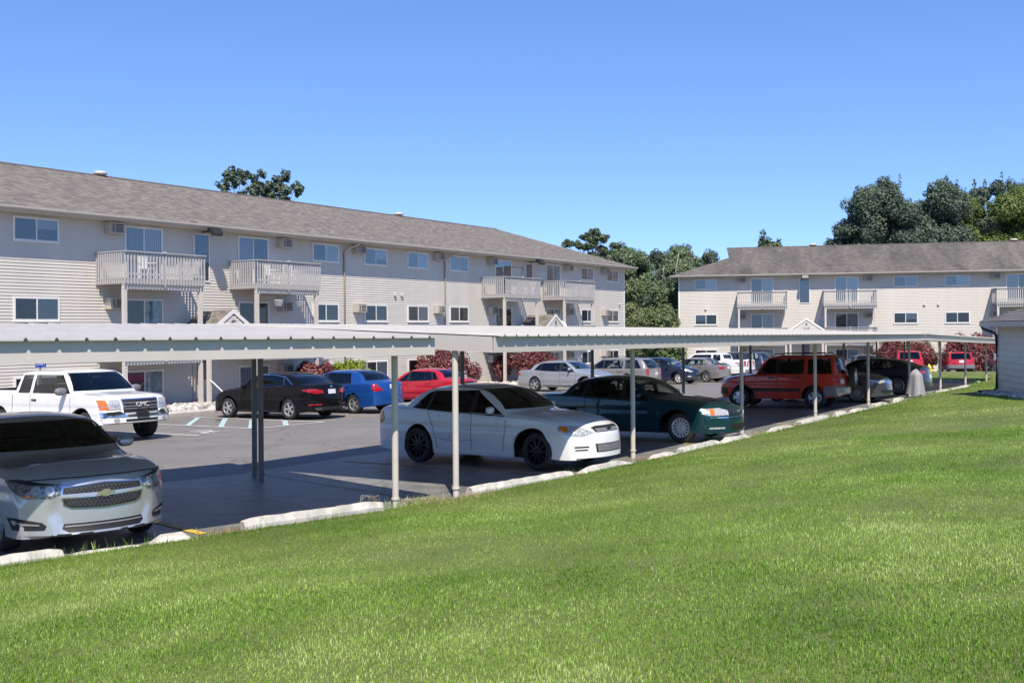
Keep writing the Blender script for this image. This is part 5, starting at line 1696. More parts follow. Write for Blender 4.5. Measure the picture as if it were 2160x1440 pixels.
# ---- pickups ---------------------------------------------------------------------------------------
def pickup(L, W, H, wb, fo, r, ext=True, **kw):
    ro = L - wb - fo
    xcab = L - fo - .98 - (2.02 if ext else 1.6)          # rear wall of the cab
    bedz, hood, cowlz = 1.27, 1.14, 1.22
    cowl, head = L - 1.30, L - 1.98
    top = [(0, .52), (.003, .70), (.009, .90), (.02, bedz - .04), (.06, bedz), (xcab - .10, bedz), (xcab - .02, bedz + .02), (xcab + .06, H - .22), (xcab + .16, H - .06), (xcab + .4, H - .01), (head - .5, H), (head - .2, H - .012), (head, H - .06),
           (head + (cowl - head) * .5, cowlz + (H - .06 - cowlz) * .55), (cowl, cowlz), (cowl + .2, cowlz - .02), (L - .45, hood + .02), (L - .22, hood - .01), (L - .12, hood - .06), (L - .06, hood - .16), (L - .03, .84), (L - .01, .66), (L - .003, .55), (L, .47)]
    bt = [(0, .58), (.03, bedz - .08), (xcab - .2, bedz - .03), (xcab, 1.17), (cowl - .3, 1.15), (L - .6, hood - .04), (L - .2, hood - .12), (L, .6)]
    s = dict(L=L, W=W, H=H, wb=wb, fo=fo, ro=ro, r=r, top=top, belt=bt, cowl=cowl, head=head, mid=L * .6, mid_r=xcab + .5, backl=-5, seat=cowl - 1.0, floor=.78, tum=.24, br=.05, bf=.16, gap=.10, bow=.10, crown=.05,
             bot=[(0, .49), (.2, .46), (.8, .42), (L - 1.1, .42), (L - .4, .43), (L, .44)],
             wid=[(0, .94), (.04, .965), (.4, .985), (1.0, 1.0), (xcab - .08, 1.0), (xcab, .975), (L * .6, .975), (L - 1.2, 1.0), (L - .5, .985), (L - .1, .93), (L, .88)],
             tw=.25, rimk=.56, rim=(6, 'steel', M['rim'], False), xadd=[xcab - .10, xcab - .06, xcab - .02, xcab + .02], bed=(.10, xcab - .14, bedz), mirror=(1.25, cowl - .42), mk=1.5)
    zb, zt = 1.19, H - .13
    xB = xcab + .72
    s['side'] = [[(xB + .06, zb), (cowl - .26, zb), (head - .08, zt), (xB + .06, zt)], [(xcab + .14, zb), (xB - .06, zb), (xB - .06, zt), (xcab + .22, zt)]]
    s['rglass'] = (bedz + .05, H - .14, W * .34, W * .32)
    s['gaps'] = [([(xcab - .05, bedz), (xcab - .05, .46)], .016), ([(xB, H - .1), (xB, .48)], .012), ([(cowl - .22, 1.16), (cowl - .2, .5)], .012), ([(xB, .49), (cowl - .2, .49)], .010)]
    s['handles'] = [(xB + .18, 1.02)]
    s['seat'] = cowl - 1.0
    s.update(kw)
    return s
gmc = pickup(5.8, 2.0, 1.79, 3.645, .98, .38)
gdt = (('grille_frame', 'f', [(-.50, .72), (.50, .72), (.53, 1.05), (-.53, 1.05)], 'chrome', .02, 'one'), ('grille', 'f', [(-.46, .75), (.46, .75), (.49, 1.02), (-.49, 1.02)], 'gap', .028, 'one'),
       ('grille_bar', 'f', rect(-.47, .47, .80, .825), 'grey_trim', .034, 'one'), ('grille_bar', 'f', rect(-.48, .48, .86, .885), 'grey_trim', .034, 'one'), ('grille_bar', 'f', rect(-.48, .48, .94, .965), 'grey_trim', .034, 'one'),
       ('headlight', 'f', [(.56, .90), (.90, .90), (.91, 1.04), (.57, 1.04)], 'lamp_clear', .012), ('running_lamp', 'f', [(.55, .80), (.88, .80), (.90, .885), (.56, .885)], 'lamp_clear', .012),
       ('indicator', 'f', [(.84, .90), (.955, .90), (.96, 1.04), (.85, 1.04)], 'lamp_amber', .016), ('indicator', 'f', [(.82, .80), (.945, .80), (.95, .885), (.84, .885)], 'lamp_amber', .016),
       ('bumper_chrome', 'f', [(-.94, .62), (.94, .62), (.95, .74), (.60, .76), (.45, .68), (-.45, .68), (-.60, .76), (-.95, .74)], 'chrome', .05, 'one'),
       ('bumper_lower', 'f', [(-.92, .48), (.92, .48), (.94, .615), (-.94, .615)], 'body', .035, 'one'), ('bumper_slot', 'f', rect(-.46, .46, .50, .56), 'black_trim', .04, 'one'),
       ('number_plate', 'f', rect(-.17, .17, .585, .71), 'black_trim', .07, 'one'), ('fog_lamp', 'f', [(.68 + .07 * math.cos(a), .545 + .055 * math.sin(a)) for a in np.linspace(0, 5.9, 12)], 'lamp_clear', .045),
       ('tail_lamp', 'r', rect(.80, .97, .86, 1.2), 'lamp_red', .01), ('rear_bumper', 'r', rect(-.92, .92, .5, .68), 'chrome', .05, 'one'))
t, B, bvh, place = car('white_pickup', 'white extended cab pickup with chrome grille, nose out beside the blue sign', 'pickup', gmc, {'body': P['white_truck'], 'handle': M['black_trim'], 'mirror': M['grey_trim']}, axle(gmc, 4.2, 13.77 + 1.82, OUT), OUT, detail=gdt)
lt = mobj('lettering', text_mesh('GMC', .17, M['rim_white'], .014), t, (5.8 / 2 + .02, 0, .905))
lt.rotation_euler = (R(90), 0, R(90))
hit, _, _, _ = bvh.ray_cast(Vector((9, 0, .9)), Vector((-1, 0, 0))); lt.location.x = hit.x - 2.9 + .055
pk2 = pickup(5.4, 1.85, 1.70, 3.1, .95, .36, rim=(5, 'wide', M['rim_white'], False))
pd = (('tail_lamp', 'r', rect(.74, .90, .84, 1.18), 'lamp_red', .012), ('tail_lamp_side', 's', rect(.02, .12, .84, 1.18), 'lamp_red', .008), ('rear_bumper', 'r', rect(-.86, .86, .48, .64), 'chrome', .06, 'one'), ('tailgate_latch', 'r', rect(-.10, .10, 1.0, 1.08), 'black_trim', .01, 'one'),
      ('badge', 's', [(.26, .86), (.46, .86), (.46, .90), (.26, .90)], 'black_trim', .004))
car('white_pickup', 'white pickup parked nose in between the tan saloon and the dark people carrier', 'pickup', pk2, {'body': P['white_truck'], 'mirror': M['black_trim']}, axle(pk2, 48.1, 14.63 + 1.55, IN), IN, detail=pd)

# ---- row in front of the far building ---------------------------------------------------------------
van = boxy(5.0, 1.95, 1.72, 2.95, 1.0, .34, .98, 1.15, 1.10, 2.0, .34, 1.02, rim=(7, 'alloy', M['rim'], False), floor=.5)
vnd = (('tail_lamp', 'r', [(.72, .86), (.92, .84), (.91, 1.12), (.76, 1.10)], 'lamp_red', .012), plate(.86))
car('slate_people_carrier', 'slate blue people carrier to the rear of the white pickup', 'car', van, {'body': P['slate']}, axle(van, 51.3, 14.2 + 1.47, IN), IN, detail=vnd)
FIN = F_ANG + R(90)
sdk = sedan(L=4.8, W=1.8, H=1.45)
car('grey_car', 'grey saloon whose roof shows above the charcoal saloon', 'car', sdk, {'body': P['charcoal']}, (25.0, 74.0), FIN, detail=(tail(1.8), plate(.74)))
suv = boxy(4.6, 1.86, 1.69, 2.7, .92, .36, 1.0, 1.2, 1.12, 1.95, .40, 1.06, rim=(5, 'alloy', M['rim'], True), rimk=.7, floor=.55)
svd = (('tail_lamp', 'r', [(.56, 1.0), (.90, .99), (.90, 1.06), (.58, 1.08)], 'lamp_red', .012), plate(.86), ('rear_bumper', 'r', rect(-.88, .88, .44, .62), 'grey_trim', .02, 'one'), ('lower_cladding', 's', [(1.45, .32), (3.3, .32), (3.3, .48), (1.45, .48)], 'black_trim', .012),
       ('badge', 'r', rect(-.06, .06, 1.06, 1.10), 'chrome', .012, 'one'))
car('red_car', 'bright red sport utility car left of the yellow hydrant', 'car', suv, {'body': P['red2']}, axle_xy(suv, 28.0, 74.2, FIN), FIN, detail=svd)
vib = boxy(4.37, 1.78, 1.58, 2.6, .88, .33, .95, 1.1, 1.05, 1.8, .45, 1.02, rim=(5, 'alloy', M['rim'], True), floor=.5)
vbd = (('tail_lamp', 'r', [(.66, .88), (.86, .86), (.85, 1.04), (.70, 1.04)], 'lamp_red', .012), plate(.82), ('rear_bumper', 'r', rect(-.85, .85, .40, .68), 'grey_trim', .03, 'one'), ('lower_cladding', 's', [(.02, .34), (4.3, .34), (4.3, .52), (.02, .60)], 'grey_trim', .008))
car('red_car', 'red hatchback with grey bumper right of the yellow hydrant', 'car', vib, {'body': P['red2']}, axle_xy(vib, 31.05, 73.0, FIN), FIN, detail=vbd)
slv = sedan(L=4.8, W=1.8, H=1.47, deck=1.08, blz=1.12, bl=.5)
car('silver_car', 'silver saloon half hidden by the garage downspout', 'car', slv, {'body': P['pale_silver']}, axle_xy(slv, 33.95, 72.4, FIN), FIN, detail=(('tail_lamp', 'd', [(-.26, .80), (.10, .76), (.20, .84), (.12, 1.0), (-.06, .98)], 'lamp_red', .01), plate(.74)))
# ------------------------------------------------------------------ markings
for a, b, w, mk in (((10.72, 18.8), (10.62, 12.7), .10, 'line_white'), ((8.08, 18.2), (8.05, 12.9), .10, 'line_white'), ((8.05, 12.95), (10.6, 12.75), .10, 'line_white'),
                    ((10.55, 18.3), (8.1, 15.85), .16, 'line_blue'), ((10.6, 17.05), (8.1, 14.4), .16, 'line_blue'), ((10.6, 15.8), (8.1, 13.15), .16, 'line_blue'), ((10.58, 14.35), (9.2, 12.88), .16, 'line_blue')):
    line(a, b, w, M[mk], 0.016 if mk == 'line_white' else 0.012, 'parking_line', lot)
for s in (13.0, 15.9, 18.5, 5.9, 3.0, 27.9, 31.5, 33.4, 36.5, 39.8, 43.0, 46.5, 49.8, 53.2):
    line((s, 18.8), (s, 12.7), .10, M['line_worn'] if s != 5.9 else M['line_white'], 0.008, 'parking_line', lot)
for k in range(1, 15):
    s = k * 2.915
    if k % 2: line((s, -.35), (s, 4.9), .09, M['line_worn'], 0.012, 'parking_line', pad)
for k in range(1, 5, 1):
    a, b = a2sq(-.08 - k * 2.9, 1.38), a2sq(-.08 - k * 2.9, 5.8)
    line(a, b, .09, M['line_worn'], 0.018, 'parking_line', pad2)  # duller copy of the yellow paint, shade put into its colour
a, b = a2sq(-2.98, .92), a2sq(-2.98, 1.37)
line(a, b, .12, M['line_yellow'], 0.020, 'parking_line', pad2)  # brighter yellow painted for the sunlit end of the same line
a, b = (8.745, -.95), (8.745, -.45)
line(a, b, .10, M['line_yellow'], 0.018, 'parking_line', pad)
# wheelchair symbol
def ring_sq(cs, cq, r0, r1, a0, a1, n=14):
    pts = [(cs + r1 * math.cos(a), cq + r1 * math.sin(a)) for a in np.linspace(a0, a1, n)]
    inn = [(cs + r0 * math.cos(a), cq + r0 * math.sin(a)) for a in np.linspace(a0, a1, n)]
    V = []; F = []
    for (p, i) in zip(pts, inn):
        for c in (p, i):
            w = xy(*c); V.append((w[0], w[1], lot_z(*w) + .012))
    for k in range(n - 1): F.append((2*k, 2*k+2, 2*k+3, 2*k+1))
    return V, F
m = MB()
m.add(*ring_sq(6.75, 13.75, .30, .38, -2.6, 1.6))
for (a, b, w) in (((6.78, 13.85), (6.78, 13.15), .09), ((6.45, 13.3), (7.1, 13.3), .08), ((6.45, 13.3), (6.4, 12.9), .08)):
    a = np.array(a); b = np.array(b); d = (b - a) / np.linalg.norm(b - a); n = np.array([-d[1], d[0]]) * w / 2
    V = []
    for c in (a - n, b - n, b + n, a + n):
        p = xy(*c); V.append((p[0], p[1], lot_z(*p) + .0125))
    m.add(V, [(0, 1, 2, 3)])
m.build('wheelchair_symbol', M['line_white'], lot, fix=False)

# kerb and rock bed in front of the long building ------------------------------------------------------
def strip_solid(name, path, w, h, mat, parent=None, below=.3, kind=None):
    """kerb: box section along (s,q) points"""
    V = []; F = []
    n = len(path)
    for i, p in enumerate(path):
        a = np.array(path[max(0, i-1)]); b = np.array(path[min(n-1, i+1)])
        d = (b - a) / np.linalg.norm(b - a); nn = np.array([-d[1], d[0]]) * w / 2
        for c, z in ((p - nn, -below), (p - nn, h - .02), (p - nn * .8, h), (p + nn * .8, h), (p + nn, h - .02), (p + nn, -below)):
            q = xy(*c); V.append((q[0], q[1], lot_z(*q) + z))
    for i in range(n - 1):
        for k in range(5): F.append((i*6 + k, i*6 + k + 1, i*6 + 6 + k + 1, i*6 + 6 + k))
    F.append(tuple(range(6))); F.append(tuple((n-1)*6 + k for k in range(6)))
    o = MB().add(V, F).build(name, mat, parent)
    return tag(o, kind=kind) if kind else o
strip_solid('kerb', [np.array((s, 19.75)) for s in np.arange(-30, 56, 2.0)], .16, .13, M['kerb'], kind='structure')
bed = sheet('rock_bed_soil', [(-30, 19.83), (56, 19.83), (56, 25.6), (-30, 25.6)], .06, plain('bed_soil', (.22, .20, .17), .95, var=.3), step=3)
tag(bed, kind='structure')
walk = sheet('pavement', [(8.0, 19.84), (56, 19.84), (56, 20.9), (8.0, 20.9)], .10, M['concrete'], step=3); tag(walk, kind='structure')

ico = bmesh.new(); bmesh.ops.create_icosphere(ico, subdivisions=1, radius=1)
IV = np.array([v.co[:] for v in ico.verts]); IF = np.array([[v.index for v in f.verts] for f in ico.faces]); ico.free()
def rocks(name, label, pts, zs, smin, smax, kind='stuff', cat='rocks'):
    n = len(pts)
    sz = RNG.uniform(smin, smax, n)
    V = IV[None] * (1 + RNG.normal(0, .16, (n, len(IV), 1)))
    V = V * sz[:, None, None] * np.stack([RNG.uniform(.8, 1.4, n), RNG.uniform(.8, 1.3, n), RNG.uniform(.5, .85, n)], 1)[:, None]
    a = RNG.uniform(0, 6.28, n); ca, sa = np.cos(a)[:, None], np.sin(a)[:, None]
    X = V[..., 0] * ca - V[..., 1] * sa; Y = V[..., 0] * sa + V[..., 1] * ca
    W = np.stack([X + pts[:, 0:1], Y + pts[:, 1:2], V[..., 2] + zs[:, None] + sz[:, None] * .25], -1).reshape(-1, 3)
    F = (IF[None] + (np.arange(n) * len(IV))[:, None, None]).reshape(-1, 3)
    col = np.repeat(RNG.uniform(0, 1, n), len(IV))
    return tag(mobj(name, big_mesh(name, W, F, M['rock'], col)), label, cat, kind=kind)
s_ = RNG.uniform(2, 56, 5200); q_ = RNG.uniform(20.9, 25.2, 5200)
pp = np.array([xy(a, b) for a, b in zip(s_, q_)])
rocks('gravel', 'pale river rock bed along the foot of the long building', pp, lot_z_np(pp) + .05 + .03 * RNG.random(5200), .06, .17)
# rocks along the garage wall
gl = RNG.uniform(.1, 14, 500); gw = RNG.uniform(-.75, -.05, 500)
pp = np.array([[gx + ux.x * a + uy.x * side * b, gy + ux.y * a + uy.y * side * b] for a, b in zip(gl, gw)])
rocks('gravel', 'dark landscaping stones along the garage wall', pp, lawn_z(pp), .04, .09)
pp = np.array([np.array([28.2 + 1.0 * RNG.random(), 77.5 + 1.0 * RNG.random()]) for _ in range(160)]); pp[:, 0] += RNG.uniform(-4, 5, 160)
rocks('gravel', 'pale rocks at the foot of the far building', pp, lot_z_np(pp) + .05, .08, .2)

# wheel stops and broken kerb blocks along the lawn -------------------------------------------------------
def stop_block(label, p, q, w=.15, h=.14, seed=0, dz=0.0, broken=False):
    """low concrete block from p to q (x,y) with chamfered, worn top"""
    rnd = random.Random(seed)
    p = np.array(p, float); q = np.array(q, float)
    L = np.linalg.norm(q - p); d = (q - p) / L
    ang = math.atan2(d[1], d[0])
    n = max(4, int(L / .12))
    V = []; F = []
    prof = [(-w/2, -.12), (-w/2, h * .55), (-w/2 + .035, h), (w/2 - .035, h), (w/2, h * .55), (w/2, -.12)]
    for i in range(n + 1):
        x = L * i / n
        endk = min(1.0, (.25 if broken else .45) + 3.0 * min(i, n - i) / n) if broken else (1.0 if 0 < i < n else .86)
        for (a, z) in prof:
            z2 = z if z < 0 else z * endk + rnd.uniform(-.006, .006)
            V.append((x + rnd.uniform(-.008, .008), a * (1 if z < 0 else .97 + .03 * endk) + rnd.uniform(-.005, .005), z2))
    k = len(prof)
    for i in range(n):
        for j in range(k - 1): F.append((i*k + j, i*k + j + 1, (i+1)*k + j + 1, (i+1)*k + j))
    F.append(tuple(range(k))); F.append(tuple(n*k + j for j in range(k)))
    c = (p + q) / 2
    z = lot_z(*c) + dz
    o = MB().add(V, F).build('wheel_stop', M['concrete'], loc=(p[0], p[1], z), rz=ang)
    return tag(o, label, 'wheel stop', 'concrete wheel stops along the lawn')
stop_block('concrete wheel stop cut off by the left picture edge', (-7.25, 9.35), (-4.95, 11.42), seed=1)
stop_block('short rounded concrete lump beside the yellow paint mark', (-4.22, 12.10), (-3.78, 12.36), w=.24, h=.12, seed=2, broken=True)
stop_block('long bright wheel stop in the empty bay left of the sunlit gap', (-3.36, 12.93), (-1.82, 14.30), h=.16, seed=3)
stop_block('low kerb piece in the shade under the silver saloon', (-4.85, 11.50), (-4.30, 12.0), h=.06, seed=4)
stop_block('wheel stop starting at the carport post before the dented white saloon', (-.66, 15.66), (.95, 17.42), seed=5)
stop_block('wheel stop at the bumper of the dented white saloon', (1.02, 17.55), (2.20, 19.22), seed=6, broken=True)
def sqp(s, q): return tuple(xy(s, q))
names = ['broken kerb piece between the white and teal saloons', 'kerb piece with yellow paint before the teal saloon', 'kerb block before the nose of the teal saloon', 'kerb piece just past the teal saloon',
         'kerb piece midway between the teal saloon and the orange car', 'crumbled kerb piece before the post beside the orange car', 'kerb piece at the rear of the orange car', 'kerb block at the nose of the charcoal saloon',
         'kerb piece before the draped cover', 'pale kerb piece past the draped cover', 'farthest kerb piece of the lawn edge']
cuts = [(5.3, 6.6), (6.8, 8.6), (8.8, 10.4), (11.9, 13.6), (14.2, 16.6), (17.3, 18.4), (19.0, 20.6), (21.6, 23.0), (24.2, 25.8), (31.2, 33.6), (34.2, 37.6)]
for i, ((a, b), nm) in enumerate(zip(cuts, names)):
    stop_block(nm, sqp(a, -.58 + .03 * math.sin(i * 2.2)), sqp(b, -.60 + .04 * math.sin(i * 1.7 + 1)), w=.2, h=.11 + .02 * (i % 3), seed=20 + i, broken=(i % 3 != 1))
strip_solid('kerb', [np.array(p) for p in ((44.0, -.1), (45.6, .2), (46.4, .9), (46.9, 2.2), (47.1, 4.4), (47.2, 6.6))], .16, .12, M['concrete'], kind='structure')

# grass island behind the far carport -----------------------------------------------------------------------
isl = sheet('lawn_island', [(47.2, 2.0), (47.4, 6.6), (60.5, 6.0), (61.5, -6.0), (50.5, -6)], .09, M['turf'], step=1.5); tag(isl, kind='structure')

# hydrant
hx, hy = xy(55.0, 4.5)
h = thing('fire_hydrant', 'yellow fire hydrant on the grass between the two red cars', 'hydrant', (hx, hy, lot_z(hx, hy) + .08), 0)
M['hyd'] = plain('hydrant_yellow', (.72, .60, .04), .45, var=.1)
MB().lathe([(.001, 0), (.17, 0), (.17, .05), (.12, .06), (.12, .48), (.15, .50), (.15, .54), (.12, .56), (.10, .66), (.05, .73), (.03, .74), (.03, .79), (.001, .79)], 16).build('barrel', M['hyd'], h, smooth=True)
for a in (0, math.pi):
    MB().lathe([(.001, .10), (.06, .10), (.06, .20), (.075, .20), (.075, .23), (.001, .23)], 12, 'x', (0, 0, .40)).build('hose_outlet', M['hyd'], h, rz=a)
MB().lathe([(.001, .10), (.085, .10), (.085, .2), (.1, .2), (.1, .24), (.001, .24)], 12, 'x', (0, 0, .36)).build('pumper_outlet', M['hyd'], h, rz=-R(90))

# sign posts
def sign(label, s, q, zc, w, hgt, face, texts, post=True, ang=OUT, z0=None):
    x, y = xy(s, q); zg = lot_z(x, y)
    t = thing('parking_sign', label, 'sign', (x, y, zg), ang)
    if post: MB().box(-.03, .0, -.025, .025, -.1, zc + hgt / 2).build('post', M['post_dark'], t)
    MB().box(.001, .007, -w / 2, w / 2, zc - hgt / 2, zc + hgt / 2).build('panel', face, t)
    for body, size, dz, mat in texts:
        lt = mobj('lettering', text_mesh(body, size, mat, .001), t, (.0085, 0, zc + dz)); lt.rotation_euler = (R(90), 0, R(90))
    return t
M['sign_blue'] = plain('sign_blue', (.015, .07, .42), .35, var=.05)
M['sign_brown'] = plain('sign_brown', (.16, .07, .045), .5, var=.15)
t = sign('blue parking sign above the white pickup cab', 6.3, 20.4, 2.02, .36, .42, M['sign_blue'], [('PARKING', .072, .05, M['white']), ('ONLY', .125, -.115, M['white'])], ang=ROW - R(90))
sign('small white sign on a post before the far building', 56.9, 16.3, 1.45, .42, .34, M['white'], [], ang=R(-100))
x, y = xy(52.2, 3.4)
sign('brown square post with a small sign near the hydrant', 52.2, 3.4, 2.2, .3, .6, M['sign_brown'], [])

# draped cover
cx_, cy_ = xy(28.0, -.50)
cz_ = float(lawn_z(np.array([[cx_, cy_]]))[0])
t = thing('covered_barbecue', 'grey fabric cover draped over a wheeled barbecue beside the carport post', 'barbecue', (cx_, cy_, lot_z(cx_, cy_) + .03), ROW + R(20))
V = []; F = []
n, mrow = 28, 14
for i in range(mrow + 1):
    f = i / mrow
    z = .98 * (1 - f) + .06 * f
    for j in range(n):
        a = 2 * math.pi * j / n
        fold = 1 + (.05 + .10 * f) * math.sin(4 * a + 1.3) + .06 * f * math.sin(9 * a + 2 * f)
        rx = (.03 + .24 * min(1, f * 5) ** .5 + .15 * f) * fold; ry = (.03 + .17 * min(1, f * 5) ** .5 + .12 * f) * fold
        V.append((rx * math.cos(a) - .10 * (1 - f), ry * math.sin(a), z + (.02 + .03 * f) * math.sin(4 * a) - .06 * math.cos(a) * (1 - f)))
for i in range(mrow):
    for j in range(n): F.append((i*n + j, i*n + (j+1) % n, (i+1)*n + (j+1) % n, (i+1)*n + j))
F.append(tuple(range(n)))
MB().add(V, F).build('cover', plain('cover_fabric', (.33, .33, .36), .8, var=.12, scale=5), t, smooth=True)
for yy in (-.22, .22):
    MB().lathe([(.001, -.02), (.09, -.02), (.09, .02), (.001, .02)], 14, 'y', (.34, yy, .07)).build('wheel', M['tyre'], t)

# wire tangle on the empty bay's wheel stop
wt = MB()
base = Vector((-1.98, 14.28, lot_z(-1.98, 14.28) + .15))
for k in range(7):
    a = RNG.uniform(-.12, .12, 3)
    wt.tube([base + Vector((a[0], a[0] * .8, -.06)), base + Vector((a[0] + .03 * k / 7, a[1] * .6, .04 + .025 * (k % 3))), base + Vector((a[1] + .06, a[2] * .6, .08)), base + Vector((a[2] + .08, .08, -.03))], .006, 4)
tag(wt.build('wire_scrap', M['post_dark']), 'small tangle of bent wire lying behind the long bright wheel stop', 'wire')
# ------------------------------------------------------------------ plants
def leaf_cloud(centres, radii, n, size, jitter=.35, up=.35, shell=.55, elong=1.5):
    """n leaf quads spread through clumps; returns V, F and a vary value per vertex"""
    k = len(centres)
    w = np.prod(radii, axis=1) ** .67; w = w / w.sum()
    idx = RNG.choice(k, n, p=w)
    d = RNG.normal(0, 1, (n, 3)); d /= np.linalg.norm(d, axis=1)[:, None]
    rad = (shell + (1 - shell) * RNG.random(n)) ** .5
    P = centres[idx] + d * radii[idx] * rad[:, None]
    nrm = d + RNG.normal(0, jitter, (n, 3)); nrm[:, 2] += up
    nrm /= np.linalg.norm(nrm, axis=1)[:, None]
    t = np.cross(nrm, RNG.normal(0, 1, (n, 3))); t /= np.linalg.norm(t, axis=1)[:, None]
    b = np.cross(nrm, t)
    s = size * RNG.uniform(.6, 1.35, n)[:, None]
    a = t * s * elong / 2; c = b * s / 2
    bend = nrm * s * .18
    V = np.stack([P - a - bend, P - c, P + a - bend, P + c], 1).reshape(-1, 3)
    F = np.arange(4 * n).reshape(n, 4)
    clump = RNG.random(k)
    v = np.clip(.30 * clump[idx] + .70 * RNG.random(n), 0, 1)
    return V, F, np.repeat(v, 4)

def limb(m, a, b, r0, r1, wig=.25, n=5):
    a = Vector(a); b = Vector(b); pts = []; rs = []
    l = (b - a).length
    for i in range(n + 1):
        f = i / n
        p = a.lerp(b, f)
        if 0 < i < n: p += Vector((random.uniform(-1, 1), random.uniform(-1, 1), random.uniform(-.4, .4))) * wig * l * .12
        pts.append(p); rs.append(r0 + (r1 - r0) * f)
    m.tube(pts, rs, 7)
    return pts

M['bark'] = plain('bark', (.10, .085, .07), .9, var=.3, scale=8, bmp=.6)
M['bark_pale'] = plain('dead_bark', (.34, .32, .29), .9, var=.2, scale=8)
LEAF = {
    'maple': foliage('leaf_maple', (.036, .062, .042), (.18, .235, .155), .25, .65),
    'green': foliage('leaf_green', (.060, .100, .018), (.22, .29, .075), .3, .65),
    'mid': foliage('leaf_mid', (.055, .098, .050), (.24, .31, .155), .28, .65),
    'pine': foliage('needle_pine', (.034, .060, .034), (.155, .195, .095), .15, .65),
    'shrub': foliage('leaf_shrub', (.064, .100, .040), (.26, .31, .135), .25, .65),
    'lime': foliage('leaf_lime', (.12, .17, .012), (.34, .42, .05), .3),
    'red': foliage('leaf_barberry', (.060, .016, .018), (.33, .10, .095), .25, .5),
}
def tree(name, label, base, height, crown, clumps, leaves, size, mat, trunk_r=.25, spread=1.0, group=None, cat='tree', limbs=8, clump_r=(.9, 1.7), flat=1.0, shell=.5, elong=1.5, shoots=0, bark=None):
    """crown: list of lobes (dx,dy,z, rx,ry,rz); clumps are scattered on the lobes, leaves in the clumps"""
    x, y, z0 = base
    t = thing(name, label, cat, (x, y, z0), 0, group)
    m = MB()
    top = max(c[2] for c in crown)
    lim = limb(m, (0, 0, -.4), (0, 0, top * .72), trunk_r, trunk_r * .35, .3, 6)
    C = []; RR = []
    vol = np.array([c[3] * c[4] * c[5] for c in crown]) ** .67
    for c, share in zip(crown, vol / vol.sum()):
        k = max(3, int(clumps * share))
        d = RNG.normal(0, 1, (k, 3)); d /= np.linalg.norm(d, axis=1)[:, None]
        rad = RNG.uniform(.50, 1.0, k) ** .5
        P = np.array(c[:3]) + d * np.array(c[3:6]) * rad[:, None] * .92
        C.append(P); r = RNG.uniform(*clump_r, k)
        RR.append(np.stack([r, r, r * flat], 1))
        for _ in range(max(1, int(limbs * share))):
            p = P[RNG.integers(k)]
            f = random.uniform(.45, .95)
            limb(m, lim[int(f * 6)], tuple(p), trunk_r * .32, trunk_r * .06, .5, 5)
    C = np.concatenate(C); RR = np.concatenate(RR)
    if shoots:
        # upright shoots standing out of the top of the crown
        o = C[np.argsort(C[:, 2] + RNG.normal(0, 1.2, len(C)))[-max(4, len(C) // 2):]]
        k = RNG.integers(0, len(o), shoots)
        sp_ = o[k] + np.stack([RNG.normal(0, .5, shoots), RNG.normal(0, .5, shoots), RNG.uniform(.25, .7, shoots)], 1)
        C = np.concatenate([C, sp_]); RR = np.concatenate([RR, np.stack([RNG.uniform(.16, .26, shoots), RNG.uniform(.16, .26, shoots), RNG.uniform(.5, .95, shoots)], 1)])
    m.build('trunk', bark or M['bark'], t, smooth=True)
    fill = 0.45 if shell > .3 else 0.0
    V, F, v = leaf_cloud(C, RR, int(leaves * (1 - fill)), size, shell=shell, elong=elong)
    if fill:
        lc = np.array([c[:3] for c in crown]); lr_ = np.array([c[3:6] for c in crown]) * .95
        V2, F2, v2 = leaf_cloud(lc, lr_, int(leaves * fill), size, shell=.25, elong=elong)
        V = np.concatenate([V, V2]); F = np.concatenate([F, F2 + len(V) - len(V2)]); v = np.concatenate([v, v2])
    mobj('crown', big_mesh('crown', V, F, mat, v), t)
    return t

def lobes(n, cx, cz, rx, rz, r, seed):
    g = np.random.default_rng(seed); out = []
    for i in range(n):
        a = g.uniform(0, 6.28); f = g.uniform(0, 1) ** .5; u = g.uniform(-1, 1)
        k = g.uniform(.75, 1.2) * r
        out.append((cx + rx * f * math.cos(a), rx * .7 * f * math.sin(a), cz + rz * u * math.sqrt(max(0, 1 - f * f * .7)), k, k, k * .85))
    return out
def at(u, v, Y):
    x = u - 1080; yv = v - 692.0
    c, s = math.cos(.0074), math.sin(.0074)
    return ((x * c - yv * s) / 2200 * Y, Y, EYE - (x * s + yv * c) / 2200 * Y)
def tree_at(name, label, u, Y, vtop, vlow, halfw, nl, lr, clumps, leaves, size, mat, seed, **kw):
    """tree standing Y metres away whose crown spans the given heights"""
    X, _, zt = at(u, vtop, Y); _, _, zl = at(u, vlow, Y)
    z0 = -1.5
    r = lr
    cz = (zt + zl) / 2 - z0; rz = max(.3, (zt - zl) / 2 - r * .85)
    return tree(name, label, (X, Y, z0), zt, lobes(nl, 0, cz, max(.3, halfw - r), rz, r, seed), clumps, leaves, size, mat, **kw)

